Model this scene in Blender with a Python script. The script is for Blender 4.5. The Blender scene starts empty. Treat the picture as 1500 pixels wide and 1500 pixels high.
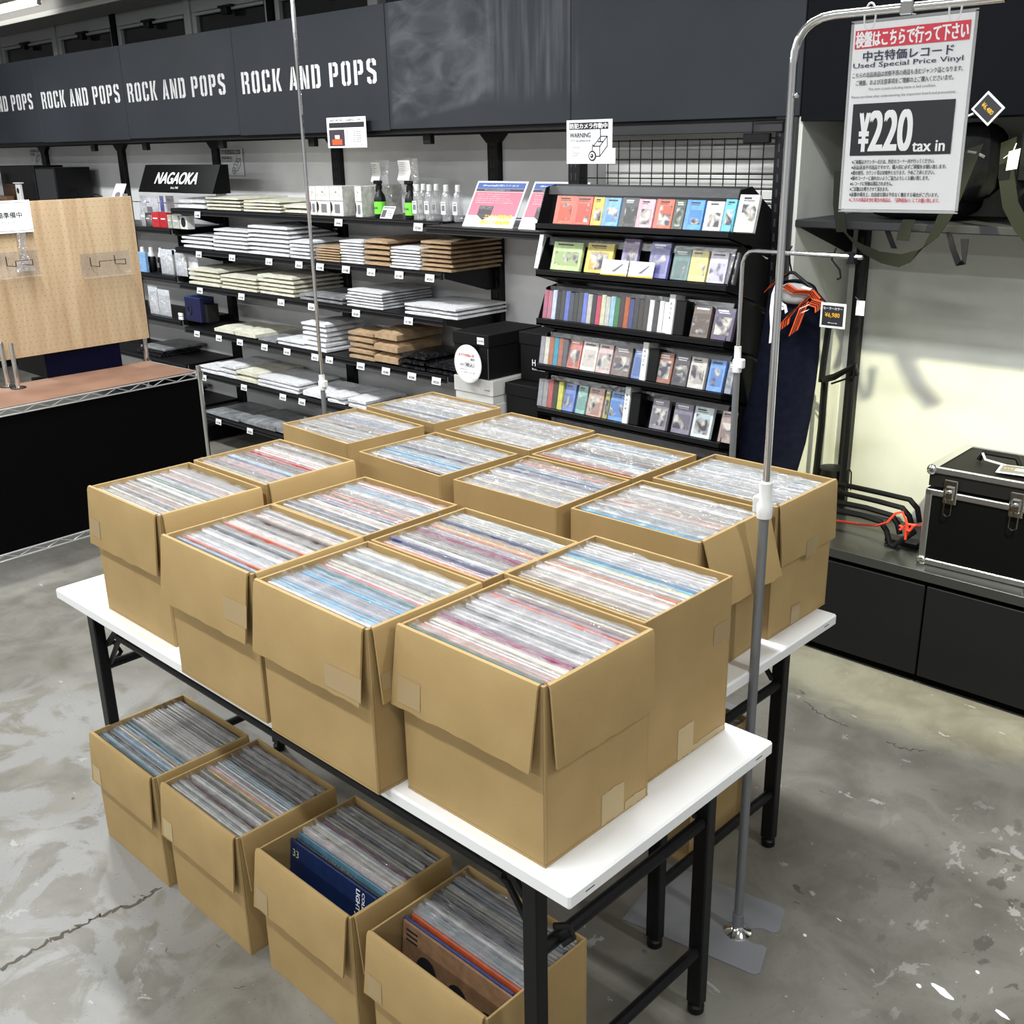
import bpy, math, random
from mathutils import Matrix, Vector
import numpy as np
rnd = random.Random(7)
sc = bpy.context.scene
C = sc.collection
PI = math.pi

# ---------------------------------------------------------------- camera
YAW, PITCH, ROLL, FPX = -0.7682, 0.3359, 0.0193, 1540.26
CAM = np.array([0.8673, -1.0082, 1.7903])
def _axes():
    cy, sy, cp, sp = math.cos(YAW), math.sin(YAW), math.cos(PITCH), math.sin(PITCH)
    f = np.array([sy*cp, cy*cp, -sp]); r = np.array([cy, -sy, 0.0]); d = np.cross(f, r)
    cr, sr = math.cos(ROLL), math.sin(ROLL)
    return cr*r+sr*d, -sr*r+cr*d, f
AR, AD, AF = _axes()
cam = bpy.data.cameras.new('camera'); camo = bpy.data.objects.new('camera', cam); C.objects.link(camo)
cam.sensor_width = 36; cam.lens = 36*FPX/1500; cam.clip_start = .05; cam.clip_end = 60
mw = Matrix.Identity(4)
for i in range(3):
    mw[i][0] = AR[i]; mw[i][1] = -AD[i]; mw[i][2] = -AF[i]; mw[i][3] = CAM[i]
camo.matrix_world = mw
sc.camera = camo
def at(u, v, x=None, y=None, z=None):
    """measured point of the photograph -> point on the known plane x / y / z = const (metres)"""
    d = AR*(u-750)/FPX + AD*(v-750)/FPX + AF
    t = (x-CAM[0])/d[0] if x is not None else (y-CAM[1])/d[1] if y is not None else (z-CAM[2])/d[2]
    return Vector((CAM+t*d).tolist())

# ---------------------------------------------------------------- world, lights, exposure
w = bpy.data.worlds.new('world'); sc.world = w; w.use_nodes = True
w.node_tree.nodes['Background'].inputs[0].default_value = (.60, .66, .75, 1)
w.node_tree.nodes['Background'].inputs[1].default_value = .02
sc.view_settings.view_transform = 'Standard'
sc.view_settings.look = 'None'
sc.view_settings.gamma = 1
sc.view_settings.exposure = 0.32
sc.view_settings.use_curve_mapping = False
def area(name, loc, sx, sy, power, col, rot=(0, 0, 0), spread=PI):
    l = bpy.data.lights.new(name, 'AREA'); l.shape = 'RECTANGLE'; l.size = sx; l.size_y = sy
    l.energy = power; l.color = col; l.spread = spread
    o = bpy.data.objects.new(name, l); C.objects.link(o); o.location = loc; o.rotation_euler = rot
    return o
COOL = (.95, .98, 1.0)
# rows of ceiling tubes (run along x)
for (lx, ly, p) in ((-6.2, .9, 58), (-3.4, .9, 60), (-.7, .95, 50), (2.0, .7, 26), (-6.2, -1.0, 24), (-3.4, -1.0, 30), (-.6, -1.0, 34), (1.9, -1.0, 16), (-6.2, -3.2, 50), (-3.4, -3.2, 40), (-.7, -3.2, 30), (2.0, -3.2, 26)):
    area('ceiling_tube_light', (lx, ly, 2.86), 1.25, .12, p, COOL)
# the spot that washes the right-hand niche (warm, slightly green)
sp = bpy.data.lights.new('niche_spot', 'SPOT'); sp.energy = 430; sp.color = (1.0, .99, .66); sp.spot_size = math.radians(40); sp.spot_blend = .35; sp.shadow_soft_size = .03
spo = bpy.data.objects.new('niche_spot', sp); C.objects.link(spo); spo.location = (.75, 1.15, 2.8)
spo.rotation_euler = (Vector((-.22, 2.7, .62))-Vector(spo.location)).to_track_quat('-Z', 'Y').to_euler()

# ---------------------------------------------------------------- materials
MATS = {}
def mat(name, col=(.5, .5, .5), rough=.5, metal=0, spec=.5, build=None, alpha=None):
    m = bpy.data.materials.new(name); m.use_nodes = True
    nt = m.node_tree; b = nt.nodes['Principled BSDF']
    b.inputs['Base Color'].default_value = (*col, 1); b.inputs['Roughness'].default_value = rough
    b.inputs['Metallic'].default_value = metal; b.inputs['Specular IOR Level'].default_value = spec
    if build: build(nt, b)
    MATS[name] = m
    return m
def srgb(r, g, b):
    f = lambda c: ((c/255+.055)/1.055)**2.4 if c > 10 else c/255/12.92
    return (f(r), f(g), f(b))
def N(nt, t, **k):
    n = nt.nodes.new(t)
    for a, v in k.items():
        if hasattr(n, a): setattr(n, a, v)
        else: n.inputs[a.replace('_', ' ')].default_value = v
    return n
def noise_mix(scale, c1, c2, lo=.35, hi=.65, detail=6, stretch=(1, 1, 1), bump=0, coord='Object'):
    def f(nt, b):
        tc = N(nt, 'ShaderNodeTexCoord'); mp = N(nt, 'ShaderNodeMapping'); mp.inputs['Scale'].default_value = stretch
        nt.links.new(tc.outputs[coord], mp.inputs[0])
        n = N(nt, 'ShaderNodeTexNoise'); n.inputs['Scale'].default_value = scale; n.inputs['Detail'].default_value = detail
        nt.links.new(mp.outputs[0], n.inputs[0])
        r = N(nt, 'ShaderNodeValToRGB'); r.color_ramp.elements[0].position = lo; r.color_ramp.elements[1].position = hi
        r.color_ramp.elements[0].color = (*c1, 1); r.color_ramp.elements[1].color = (*c2, 1)
        nt.links.new(n.outputs[0], r.inputs[0]); nt.links.new(r.outputs[0], b.inputs['Base Color'])
        if bump:
            bp = N(nt, 'ShaderNodeBump'); bp.inputs['Strength'].default_value = bump; bp.inputs['Distance'].default_value = .004
            nt.links.new(n.outputs[0], bp.inputs['Height']); nt.links.new(bp.outputs[0], b.inputs['Normal'])
    return f
mat('black_metal', (.004, .004, .005), .42, spec=.3)
mat('black_steel_shelf', (.006, .006, .007), .42, spec=.3)
mat('grey_steel', (.028, .028, .030), .45, spec=.35)
mat('black_plastic', (.003, .003, .0035), .4, spec=.3)
mat('black_cloth', (.0012, .0012, .0014), .95, spec=.08)
mat('white_laminate', (.90, .90, .89), .42)
mat('white_edge', (.70, .67, .66), .5)
mat('white_paper', (.90, .90, .91), .55)
mat('white_plastic', (.80, .80, .78), .4)
mat('off_white', (.70, .69, .65), .55)
mat('ink', (.012, .012, .016), .5)
mat('ink_navy', (.02, .02, .07), .5)
mat('grey_ink', (.18, .18, .2), .6)
mat('red_ink', srgb(214, 50, 70), .5)
mat('chrome', (.72, .72, .72), .14, 1)
mat('aluminium', (.70, .71, .70), .3, 1)
mat('silver_paint', (.22, .225, .235), .42, .4)
mat('plate_grey', (.27, .275, .295), .45, .25)
mat('navy_box', (.001, .0015, .013), .5, spec=.1)
mat('navy_cloth', (.008, .012, .038), .9, spec=.15, build=noise_mix(40, (.002, .003, .009), (.004, .0055, .017)))
mat('olive_cloth', (.013, .014, .009), .8, spec=.15)
mat('orange', srgb(225, 85, 30), .6)
mat('red_bungee', srgb(235, 70, 50), .5)
mat('green_label', (.20, .80, .06), .5)
mat('brown_top', build=noise_mix(8, srgb(124, 92, 74), srgb(138, 104, 84)), rough=.5)
mat('chalk_white', (.62, .62, .62), .8)
mat('gold_ink', srgb(230, 180, 50), .5)
mat('yellow_ink', srgb(235, 220, 40), .5)
mat('blue_print', srgb(60, 90, 160), .45)
mat('pink_print', srgb(222, 110, 130), .45)
mat('dark_print', srgb(60, 50, 60), .45)
mat('lit_tube', (1, 1, 1))
def _em(nt, b):
    b.inputs['Emission Color'].default_value = (1, 1, .97, 1); b.inputs['Emission Strength'].default_value = 5
mat('lamp_tube', (1, 1, 1), build=_em)
mat('ceiling_paint', (.62, .62, .58), .8)
mat('beam_paint', (.33, .32, .31), .8)
mat('frame_paint', (.36, .37, .37), .5)
mat('wall_paint', (.62, .62, .62), .8, build=noise_mix(3, (.56, .56, .57), (.66, .66, .66)))
mat('window_glass', (.012, .014, .017), .08)
mat('concrete_far', (.3, .3, .3), .8)
mat('niche_paint', (.66, .67, .60), .6, build=noise_mix(5, (.62, .63, .57), (.70, .70, .64)))
mat('cabinet_top', (.030, .031, .030), .25)
mat('cabinet_door', (.0065, .0065, .0075), .55, spec=.2)
mat('header_black', (.0025, .0030, .0045), .7, spec=.10)

def _cardboard(nt, b):
    tc = N(nt, 'ShaderNodeTexCoord'); mp = N(nt, 'ShaderNodeMapping'); mp.inputs['Scale'].default_value = (1, 1, 1)
    nt.links.new(tc.outputs['Object'], mp.inputs[0])
    n = N(nt, 'ShaderNodeTexNoise'); n.inputs['Scale'].default_value = 7; n.inputs['Detail'].default_value = 5
    n2 = N(nt, 'ShaderNodeTexNoise'); n2.inputs['Scale'].default_value = 260; n2.inputs['Detail'].default_value = 2
    nt.links.new(mp.outputs[0], n.inputs[0]); nt.links.new(mp.outputs[0], n2.inputs[0])
    a = N(nt, 'ShaderNodeMath', operation='MULTIPLY_ADD'); a.inputs[1].default_value = .25; nt.links.new(n2.outputs[0], a.inputs[0]); nt.links.new(n.outputs[0], a.inputs[2])
    r = N(nt, 'ShaderNodeValToRGB'); r.color_ramp.elements[0].position = .4; r.color_ramp.elements[1].position = .85
    r.color_ramp.elements[0].color = (.375, .252, .106, 1); r.color_ramp.elements[1].color = (.445, .308, .136, 1)
    nt.links.new(a.outputs[0], r.inputs[0]); nt.links.new(r.outputs[0], b.inputs['Base Color'])
    bp = N(nt, 'ShaderNodeBump'); bp.inputs['Strength'].default_value = .18; bp.inputs['Distance'].default_value = .003
    nt.links.new(n.outputs[0], bp.inputs['Height']); nt.links.new(bp.outputs[0], b.inputs['Normal'])
mat('cardboard', rough=.72, spec=.25, build=_cardboard)
mat('cardboard_edge', (.30, .21, .11), .85, spec=.1)
mat('packing_tape', (.40, .29, .15), .28, spec=.5)
mat('torn_tape', (.50, .38, .20), .5)
mat('kraft', build=noise_mix(25, (.36, .24, .14), (.46, .32, .19)), rough=.6)

def _floor(nt, b):
    tc = N(nt, 'ShaderNodeTexCoord')
    def noise(sc_, det, off=0, dist=0, st=(1, 1, 1)):
        mp = N(nt, 'ShaderNodeMapping'); mp.inputs['Location'].default_value = (off, off*.7, 0); mp.inputs['Scale'].default_value = st
        nt.links.new(tc.outputs['Object'], mp.inputs[0])
        n = N(nt, 'ShaderNodeTexNoise'); n.inputs['Scale'].default_value = sc_; n.inputs['Detail'].default_value = det; n.inputs['Distortion'].default_value = dist
        n.inputs['Roughness'].default_value = .62
        nt.links.new(mp.outputs[0], n.inputs[0]); return n
    def ramp(src, p0, p1, c0=(0, 0, 0), c1=(1, 1, 1)):
        r = N(nt, 'ShaderNodeValToRGB'); r.color_ramp.elements[0].position = p0; r.color_ramp.elements[1].position = p1
        r.color_ramp.elements[0].color = (*c0, 1); r.color_ramp.elements[1].color = (*c1, 1)
        nt.links.new(src, r.inputs[0]); return r.outputs[0]
    def mix(fac, a, c):
        m = N(nt, 'ShaderNodeMix', data_type='RGBA'); nt.links.new(fac, m.inputs['Factor'])
        for s, v in ((m.inputs[6], a), (m.inputs[7], c)):
            if isinstance(v, tuple): s.default_value = (*v, 1)
            else: nt.links.new(v, s)
        return m.outputs[2]
    base = ramp(noise(1.3, 8, 0, .6).outputs[0], .3, .7, (.178, .168, .142), (.262, .250, .218))
    c = mix(ramp(noise(5, 9, 4, .5).outputs[0], .42, .66), base, (.148, .138, .115))
    # worn pale skim patches with crisp edges
    big = noise(.55, 2, 9); big2 = noise(5.5, 9, 2, 1.2)
    ad = N(nt, 'ShaderNodeMath', operation='ADD'); nt.links.new(big.outputs[0], ad.inputs[0]); nt.links.new(big2.outputs[0], ad.inputs[1])
    c = mix(ramp(ad.outputs[0], .5, .54), c, c)
    m2 = ramp(noise(8, 10, 15, .4, (1.0, 1.7, 1)).outputs[0], .655, .665)
    def region(cx, cy, rad, soft):
        v = N(nt, 'ShaderNodeVectorMath', operation='DISTANCE'); nt.links.new(tc.outputs['Object'], v.inputs[0]); v.inputs[1].default_value = (cx, cy, 0)
        r_ = N(nt, 'ShaderNodeMapRange'); r_.inputs[1].default_value = rad; r_.inputs[2].default_value = rad-soft; nt.links.new(v.outputs['Value'], r_.inputs[0]); return r_.outputs[0]
    def mulm(a, b_):
        q = N(nt, 'ShaderNodeMath', operation='MULTIPLY'); nt.links.new(a, q.inputs[0]); nt.links.new(b_, q.inputs[1]); return q.outputs[0]
    wear = region(.55, 1.35, .75, .5)
    pale = region(-1.95, -.35, 1.1, .35)
    c = mix(mulm(pale, ramp(noise(3.2, 10, 51, 1.4).outputs[0], .44, .50)), c, (.265, .262, .25))
    c = mix(mulm(wear, ramp(noise(9, 9, 61, .35, (1.6, .9, 1)).outputs[0], .60, .608)), c, (.44, .43, .395))
    c = mix(mulm(wear, ramp(noise(10, 9, 71, .3, (1.6, .9, 1)).outputs[0], .595, .603)), c, (.10, .092, .078))
    c = mix(m2, c, (.36, .355, .335))
    m3 = ramp(noise(11, 8, 31, .8, (1.0, 1.6, 1)).outputs[0], .69, .70)
    c = mix(m3, c, (.10, .094, .082))
    # fine dark pits
    m4 = ramp(noise(75, 3, 3).outputs[0], .70, .73)
    sel = ramp(noise(.9, 2, 22).outputs[0], .45, .6)
    mm = N(nt, 'ShaderNodeMath', operation='MULTIPLY'); nt.links.new(m4, mm.inputs[0]); nt.links.new(sel, mm.inputs[1])
    c = mix(mm.outputs[0], c, (.085, .076, .06))
    c = mix(ramp(noise(140, 2, 90).outputs[0], .66, .72), c, (.115, .105, .085))
    c = mix(ramp(noise(60, 2, 40).outputs[0], .745, .76), c, (.48, .48, .46))
    nt.links.new(c, b.inputs['Base Color'])
    rg = ramp(noise(3, 5, 7).outputs[0], .3, .75, (.28, .28, .28), (.55, .55, .55)); nt.links.new(rg, b.inputs['Roughness'])
    bp = N(nt, 'ShaderNodeBump'); bp.inputs['Strength'].default_value = .12; bp.inputs['Distance'].default_value = .01
    nt.links.new(noise(6, 8, 1).outputs[0], bp.inputs['Height']); nt.links.new(bp.outputs[0], b.inputs['Normal'])
mat('concrete_floor', build=_floor)

def _board(nt, b):
    # dark blackboard paint; wiped chalk on one panel (world x about -3.0 .. -1.85)
    tc = N(nt, 'ShaderNodeTexCoord'); sep = N(nt, 'ShaderNodeSeparateXYZ'); nt.links.new(tc.outputs['Object'], sep.inputs[0])
    def sm(src, a, c2, inv=False):
        r = N(nt, 'ShaderNodeMapRange'); r.interpolation_type = 'SMOOTHSTEP'; r.inputs[1].default_value = a; r.inputs[2].default_value = c2
        if inv: r.inputs[3].default_value = 1; r.inputs[4].default_value = 0
        nt.links.new(src, r.inputs[0]); return r.outputs[0]
    def mul(a, c2):
        m = N(nt, 'ShaderNodeMath', operation='MULTIPLY')
        for i, v in enumerate((a, c2)):
            if isinstance(v, (int, float)): m.inputs[i].default_value = v
            else: nt.links.new(v, m.inputs[i])
        return m.outputs[0]
    mpa = N(nt, 'ShaderNodeMapping'); mpa.inputs['Scale'].default_value = (1.6, 1, 3.2); mpa.inputs['Rotation'].default_value = (0, .35, 0)
    nt.links.new(tc.outputs['Object'], mpa.inputs[0])
    na = N(nt, 'ShaderNodeTexNoise'); na.inputs['Scale'].default_value = 3.2; na.inputs['Detail'].default_value = 8; na.inputs['Distortion'].default_value = 1.0
    nt.links.new(mpa.outputs[0], na.inputs[0])
    mpb = N(nt, 'ShaderNodeMapping'); mpb.inputs['Scale'].default_value = (12, 1, .9); nt.links.new(tc.outputs['Object'], mpb.inputs[0])
    nb = N(nt, 'ShaderNodeTexNoise'); nb.inputs['Scale'].default_value = 2.2; nb.inputs['Detail'].default_value = 6; nt.links.new(mpb.outputs[0], nb.inputs[0])
    X, Z = sep.outputs[0], sep.outputs[2]
    zo = N(nt, 'ShaderNodeMath', operation='MULTIPLY_ADD'); nt.links.new(X, zo.inputs[0]); zo.inputs[1].default_value = -.14; nt.links.new(Z, zo.inputs[2])
    ma = mul(mul(sm(X, -3.02, -2.99), sm(X, -2.42, -2.32, True)), mul(sm(zo.outputs[0], 2.29, 2.33), sm(na.outputs[0], .25, .85)))
    mb = mul(mul(sm(X, -2.5, -2.38), sm(X, -2.0, -1.84, True)), mul(sm(Z, 1.93, 2.02), sm(nb.outputs[0], .38, .85)))
    ad = N(nt, 'ShaderNodeMath', operation='ADD'); nt.links.new(ma, ad.inputs[0]); nt.links.new(mb, ad.inputs[1])
    fac = mul(ad.outputs[0], .24)
    n3 = N(nt, 'ShaderNodeTexNoise'); n3.inputs['Scale'].default_value = 1.5; n3.inputs['Detail'].default_value = 6; nt.links.new(tc.outputs['Object'], n3.inputs[0])
    r = N(nt, 'ShaderNodeValToRGB'); r.color_ramp.elements[0].color = (.019, .022, .0275, 1); r.color_ramp.elements[1].color = (.028, .0325, .0395, 1)
    r.color_ramp.elements[0].position = .35; r.color_ramp.elements[1].position = .7
    nt.links.new(n3.outputs[0], r.inputs[0])
    mx = N(nt, 'ShaderNodeMix', data_type='RGBA'); nt.links.new(fac, mx.inputs['Factor']); nt.links.new(r.outputs[0], mx.inputs[6]); mx.inputs[7].default_value = (.32, .33, .36, 1)
    nt.links.new(mx.outputs[2], b.inputs['Base Color'])
mat('blackboard', rough=.6, spec=.2, build=_board)

def _ply(nt, b):
    tc = N(nt, 'ShaderNodeTexCoord'); mp = N(nt, 'ShaderNodeMapping'); mp.inputs['Scale'].default_value = (1, 7, .55)
    nt.links.new(tc.outputs['Object'], mp.inputs[0])
    n = N(nt, 'ShaderNodeTexNoise'); n.inputs['Scale'].default_value = 2.6; n.inputs['Detail'].default_value = 5; n.inputs['Distortion'].default_value = .7; nt.links.new(mp.outputs[0], n.inputs[0])
    r = N(nt, 'ShaderNodeValToRGB'); r.color_ramp.elements[0].color = (*srgb(170, 141, 108), 1); r.color_ramp.elements[1].color = (*srgb(192, 168, 134), 1)
    r.color_ramp.elements[0].position = .3; r.color_ramp.elements[1].position = .62
    nt.links.new(n.outputs[0], r.inputs[0]); nt.links.new(r.outputs[0], b.inputs['Base Color'])
mat('pegboard_ply', rough=.5, build=_ply)
mat('peg_hole', srgb(128, 98, 72), .9)

def _print(nt, b, attr=False):
    """printed card: object colour broken up by soft blotches of lighter / darker ink"""
    if attr:
        a = N(nt, 'ShaderNodeAttribute', attribute_name='Col'); col = a.outputs['Color']; 
    else:
        a = N(nt, 'ShaderNodeObjectInfo'); col = a.outputs['Color']
    tc = N(nt, 'ShaderNodeTexCoord'); n = N(nt, 'ShaderNodeTexNoise'); n.inputs['Scale'].default_value = 45; n.inputs['Detail'].default_value = 3
    nt.links.new(tc.outputs['Object'], n.inputs[0])
    h = N(nt, 'ShaderNodeMapRange'); h.inputs[1].default_value = .3; h.inputs[2].default_value = .7; h.inputs[3].default_value = .75; h.inputs[4].default_value = 1.15
    nt.links.new(n.outputs[0], h.inputs[0])
    hs = N(nt, 'ShaderNodeHueSaturation'); nt.links.new(col, hs.inputs['Color']); nt.links.new(h.outputs[0], hs.inputs['Value'])
    nt.links.new(hs.outputs[0], b.inputs['Base Color'])
mat('card_print', rough=.45, build=_print)
mat('card_print_far', rough=.45, build=lambda nt, b: _print(nt, b, True))
def _picture(nt, b):
    """abstract cover picture: blotches of the object colour, pale paper and a dark tone"""
    a = N(nt, 'ShaderNodeObjectInfo'); tc = N(nt, 'ShaderNodeTexCoord')
    v = N(nt, 'ShaderNodeMapping'); nt.links.new(tc.outputs['Object'], v.inputs[0])
    cmb = N(nt, 'ShaderNodeCombineXYZ'); mu = N(nt, 'ShaderNodeMath', operation='MULTIPLY'); mu.inputs[1].default_value = 9; nt.links.new(a.outputs['Random'], mu.inputs[0])
    for i in range(3): nt.links.new(mu.outputs[0], cmb.inputs[i])
    nt.links.new(cmb.outputs[0], v.inputs['Location'])
    n = N(nt, 'ShaderNodeTexNoise'); n.inputs['Scale'].default_value = 28; n.inputs['Detail'].default_value = 4; n.inputs['Distortion'].default_value = .9; nt.links.new(v.outputs[0], n.inputs[0])
    r = N(nt, 'ShaderNodeValToRGB'); cr = r.color_ramp; cr.elements[0].position = .40; cr.elements[0].color = (.03, .03, .05, 1); cr.elements[1].position = .62; cr.elements[1].color = (.58, .54, .47, 1)
    nt.links.new(n.outputs[0], r.inputs[0])
    n2 = N(nt, 'ShaderNodeTexNoise'); n2.inputs['Scale'].default_value = 17; n2.inputs['Detail'].default_value = 2; nt.links.new(v.outputs[0], n2.inputs[0])
    r2 = N(nt, 'ShaderNodeValToRGB'); r2.color_ramp.elements[0].position = .46; r2.color_ramp.elements[1].position = .54; nt.links.new(n2.outputs[0], r2.inputs[0])
    mx = N(nt, 'ShaderNodeMix', data_type='RGBA'); nt.links.new(r2.outputs[0], mx.inputs['Factor']); nt.links.new(r.outputs[0], mx.inputs[6]); nt.links.new(a.outputs['Color'], mx.inputs[7])
    nt.links.new(mx.outputs[2], b.inputs['Base Color'])
mat('cover_picture', rough=.35, build=_picture)

def clear_mat(name, gloss=.3, white=0.0, wcol=(.8, .8, .8), rough=.12, bump=0, bscale=60, tint=(1, 1, 1)):
    """clear plastic: transparent + hazy white + glossy film, crinkled by a bump"""
    m = bpy.data.materials.new(name); m.use_nodes = True; nt = m.node_tree; nt.nodes.clear()
    out = N(nt, 'ShaderNodeOutputMaterial'); t = N(nt, 'ShaderNodeBsdfTransparent'); t.inputs[0].default_value = (*tint, 1)
    g = N(nt, 'ShaderNodeBsdfGlossy'); g.inputs['Roughness'].default_value = rough; g.inputs['Color'].default_value = (.95, .95, .95, 1)
    d = N(nt, 'ShaderNodeBsdfDiffuse'); d.inputs[0].default_value = (*wcol, 1)
    m1 = N(nt, 'ShaderNodeMixShader'); m1.inputs[0].default_value = white; nt.links.new(t.outputs[0], m1.inputs[1]); nt.links.new(d.outputs[0], m1.inputs[2])
    m2 = N(nt, 'ShaderNodeMixShader'); m2.inputs[0].default_value = gloss; nt.links.new(m1.outputs[0], m2.inputs[1]); nt.links.new(g.outputs[0], m2.inputs[2])
    nt.links.new(m2.outputs[0], out.inputs[0])
    if bump:
        tc = N(nt, 'ShaderNodeTexCoord'); n = N(nt, 'ShaderNodeTexNoise'); n.inputs['Scale'].default_value = bscale; n.inputs['Detail'].default_value = 3; n.inputs['Distortion'].default_value = .8
        nt.links.new(tc.outputs['Object'], n.inputs[0])
        bp = N(nt, 'ShaderNodeBump'); bp.inputs['Strength'].default_value = bump; bp.inputs['Distance'].default_value = .01
        nt.links.new(n.outputs[0], bp.inputs['Height'])
        nt.links.new(bp.outputs[0], g.inputs['Normal']); nt.links.new(bp.outputs[0], d.inputs['Normal'])
    MATS[name] = m; return m
clear_mat('sleeve_film', .17, .13, (.85, .85, .87), .14, .8, 48)
clear_mat('clear_film', .22, .10, (.9, .9, .92), .08, .8, 60)
clear_mat('clear_acrylic', .12, .05, (.9, .9, .9), .04)
clear_mat('bottle_plastic', .22, .22, (.85, .87, .88), .06)
clear_mat('case_plastic', .03, .03, (.7, .7, .72), .2, .1, 30)
clear_mat('laminate_film', .05, .0, (.9, .9, .9), .08)
mat('sleeve_cream', (.66, .64, .50), .5, build=noise_mix(30, (.66, .64, .50), (.84, .82, .70), stretch=(1, 1, 6)))
mat('sleeve_white', (.78, .8, .82), .35, build=noise_mix(60, (.76, .77, .79), (.92, .92, .93), bump=.3))
mat('sleeve_grey', (.25, .26, .27), .3, build=noise_mix(20, (.18, .19, .2), (.36, .37, .38)))
mat('sleeve_black', (.01, .01, .012), .25, build=noise_mix(70, (.005, .005, .006), (.06, .06, .065), lo=.5, hi=.8, bump=.6))

# ---------------------------------------------------------------- mesh builder
class MB:
    def __init__(s): s.v = []; s.f = []; s.m = []; s.c = []; s.mats = []; s.cur = 0; s.col = (1, 1, 1)
    def mat(s, name):
        if name not in s.mats: s.mats.append(name)
        s.cur = s.mats.index(name); return s
    def add(s, vs, fs):
        o = len(s.v); s.v += [tuple(v) for v in vs]
        for f in fs: s.f.append(tuple(i+o for i in f)); s.m.append(s.cur); s.c.append(s.col)
        return s
    def box(s, x0, y0, z0, x1, y1, z1, b=0, M=None):
        if x0 > x1: x0, x1 = x1, x0
        if y0 > y1: y0, y1 = y1, y0
        if z0 > z1: z0, z1 = z1, z0
        if b:
            b = min(b, (x1-x0)*.45, (y1-y0)*.45, (z1-z0)*.45)
            vs = []; idx = {}
            for sx in (0, 1):
                for sy in (0, 1):
                    for sz in (0, 1):
                        c = ((x0, x1)[sx], (y0, y1)[sy], (z0, z1)[sz]); d = (b if not sx else -b, b if not sy else -b, b if not sz else -b)
                        for a in range(3):
                            idx[(sx, sy, sz, a)] = len(vs)
                            vs.append(tuple(c[k]+(0 if k == a else d[k]) for k in range(3)))
            fs = []
            I = idx
            for a in range(3):
                o1, o2 = [k for k in range(3) if k != a]
                for s_ in (0, 1):
                    q = []
                    for (p, r) in ((0, 0), (1, 0), (1, 1), (0, 1)):
                        k = [0, 0, 0]; k[a] = s_; k[o1] = p; k[o2] = r; q.append(I[(*k, a)])
                    fs.append(tuple(q) if s_ == (1 if a != 1 else 0) else tuple(reversed(q)))
            for a in range(3):   # edges parallel to a
                o1, o2 = [k for k in range(3) if k != a]
                for p in (0, 1):
                    for r in (0, 1):
                        k0 = [0, 0, 0]; k0[o1] = p; k0[o2] = r; k1 = list(k0); k1[a] = 1
                        q = (I[(*k0, o1)], I[(*k1, o1)], I[(*k1, o2)], I[(*k0, o2)])
                        fs.append(q if (p ^ r ^ (a == 1)) else tuple(reversed(q)))
            for k in [(i, j, l) for i in (0, 1) for j in (0, 1) for l in (0, 1)]:
                q = (I[(*k, 0)], I[(*k, 1)], I[(*k, 2)]); fs.append(q if sum(k) % 2 else tuple(reversed(q)))
        else:
            vs = [(x, y, z) for x in (x0, x1) for y in (y0, y1) for z in (z0, z1)]
            fs = [(0, 1, 3, 2), (4, 6, 7, 5), (0, 4, 5, 1), (2, 3, 7, 6), (0, 2, 6, 4), (1, 5, 7, 3)]
        if M is not None: vs = [M @ Vector(v) for v in vs]
        return s.add(vs, fs)
    def tube(s, pts, r, n=8, cap=True, flat=1.0):
        pts = [Vector(p) for p in pts]; rings = []
        up = None
        for i, p in enumerate(pts):
            t = ((pts[min(i+1, len(pts)-1)]-p).normalized() + (p-pts[max(i-1, 0)]).normalized())
            t = t.normalized() if t.length > 1e-6 else Vector((0, 0, 1))
            if up is None:
                up = Vector((0, 0, 1)) if abs(t.z) < .9 else Vector((0, 1, 0))
            a = t.cross(up)
            if a.length < 1e-4: a = t.cross(Vector((1, 0, 0)))
            a.normalize(); b = a.cross(t).normalized(); up = b
            rr = r[i] if isinstance(r, (list, tuple)) else r
            rings.append([p+a*rr*math.cos(2*PI*k/n)+b*rr*flat*math.sin(2*PI*k/n) for k in range(n)])
        vs = [v for g in rings for v in g]
        fs = [(i*n+k, i*n+(k+1) % n, (i+1)*n+(k+1) % n, (i+1)*n+k) for i in range(len(pts)-1) for k in range(n)]
        if cap: fs += [tuple(reversed(range(n))), tuple(range((len(pts)-1)*n, len(pts)*n))]
        return s.add(vs, fs)
    def lathe(s, prof, n=16, c=(0, 0, 0)):
        vs = [(c[0]+r*math.cos(2*PI*k/n), c[1]+r*math.sin(2*PI*k/n), c[2]+z) for r, z in prof for k in range(n)]
        fs = [(i*n+k, i*n+(k+1) % n, (i+1)*n+(k+1) % n, (i+1)*n+k) for i in range(len(prof)-1) for k in range(n)]
        fs += [tuple(reversed(range(n))), tuple(range((len(prof)-1)*n, len(prof)*n))]
        return s.add(vs, fs)
    def prism(s, poly, O, A, B, T):
        """polygon poly (a,b) in the plane O + a*A + b*B, thickened by T"""
        O, A, B, T = map(Vector, (O, A, B, T)); n = len(poly)
        p0 = [O+A*a+B*b for a, b in poly]; p1 = [p+T for p in p0]
        return s.add(p0+p1, [tuple(reversed(range(n))), tuple(range(n, 2*n))]+[(i, (i+1) % n, n+(i+1) % n, n+i) for i in range(n)])
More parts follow.
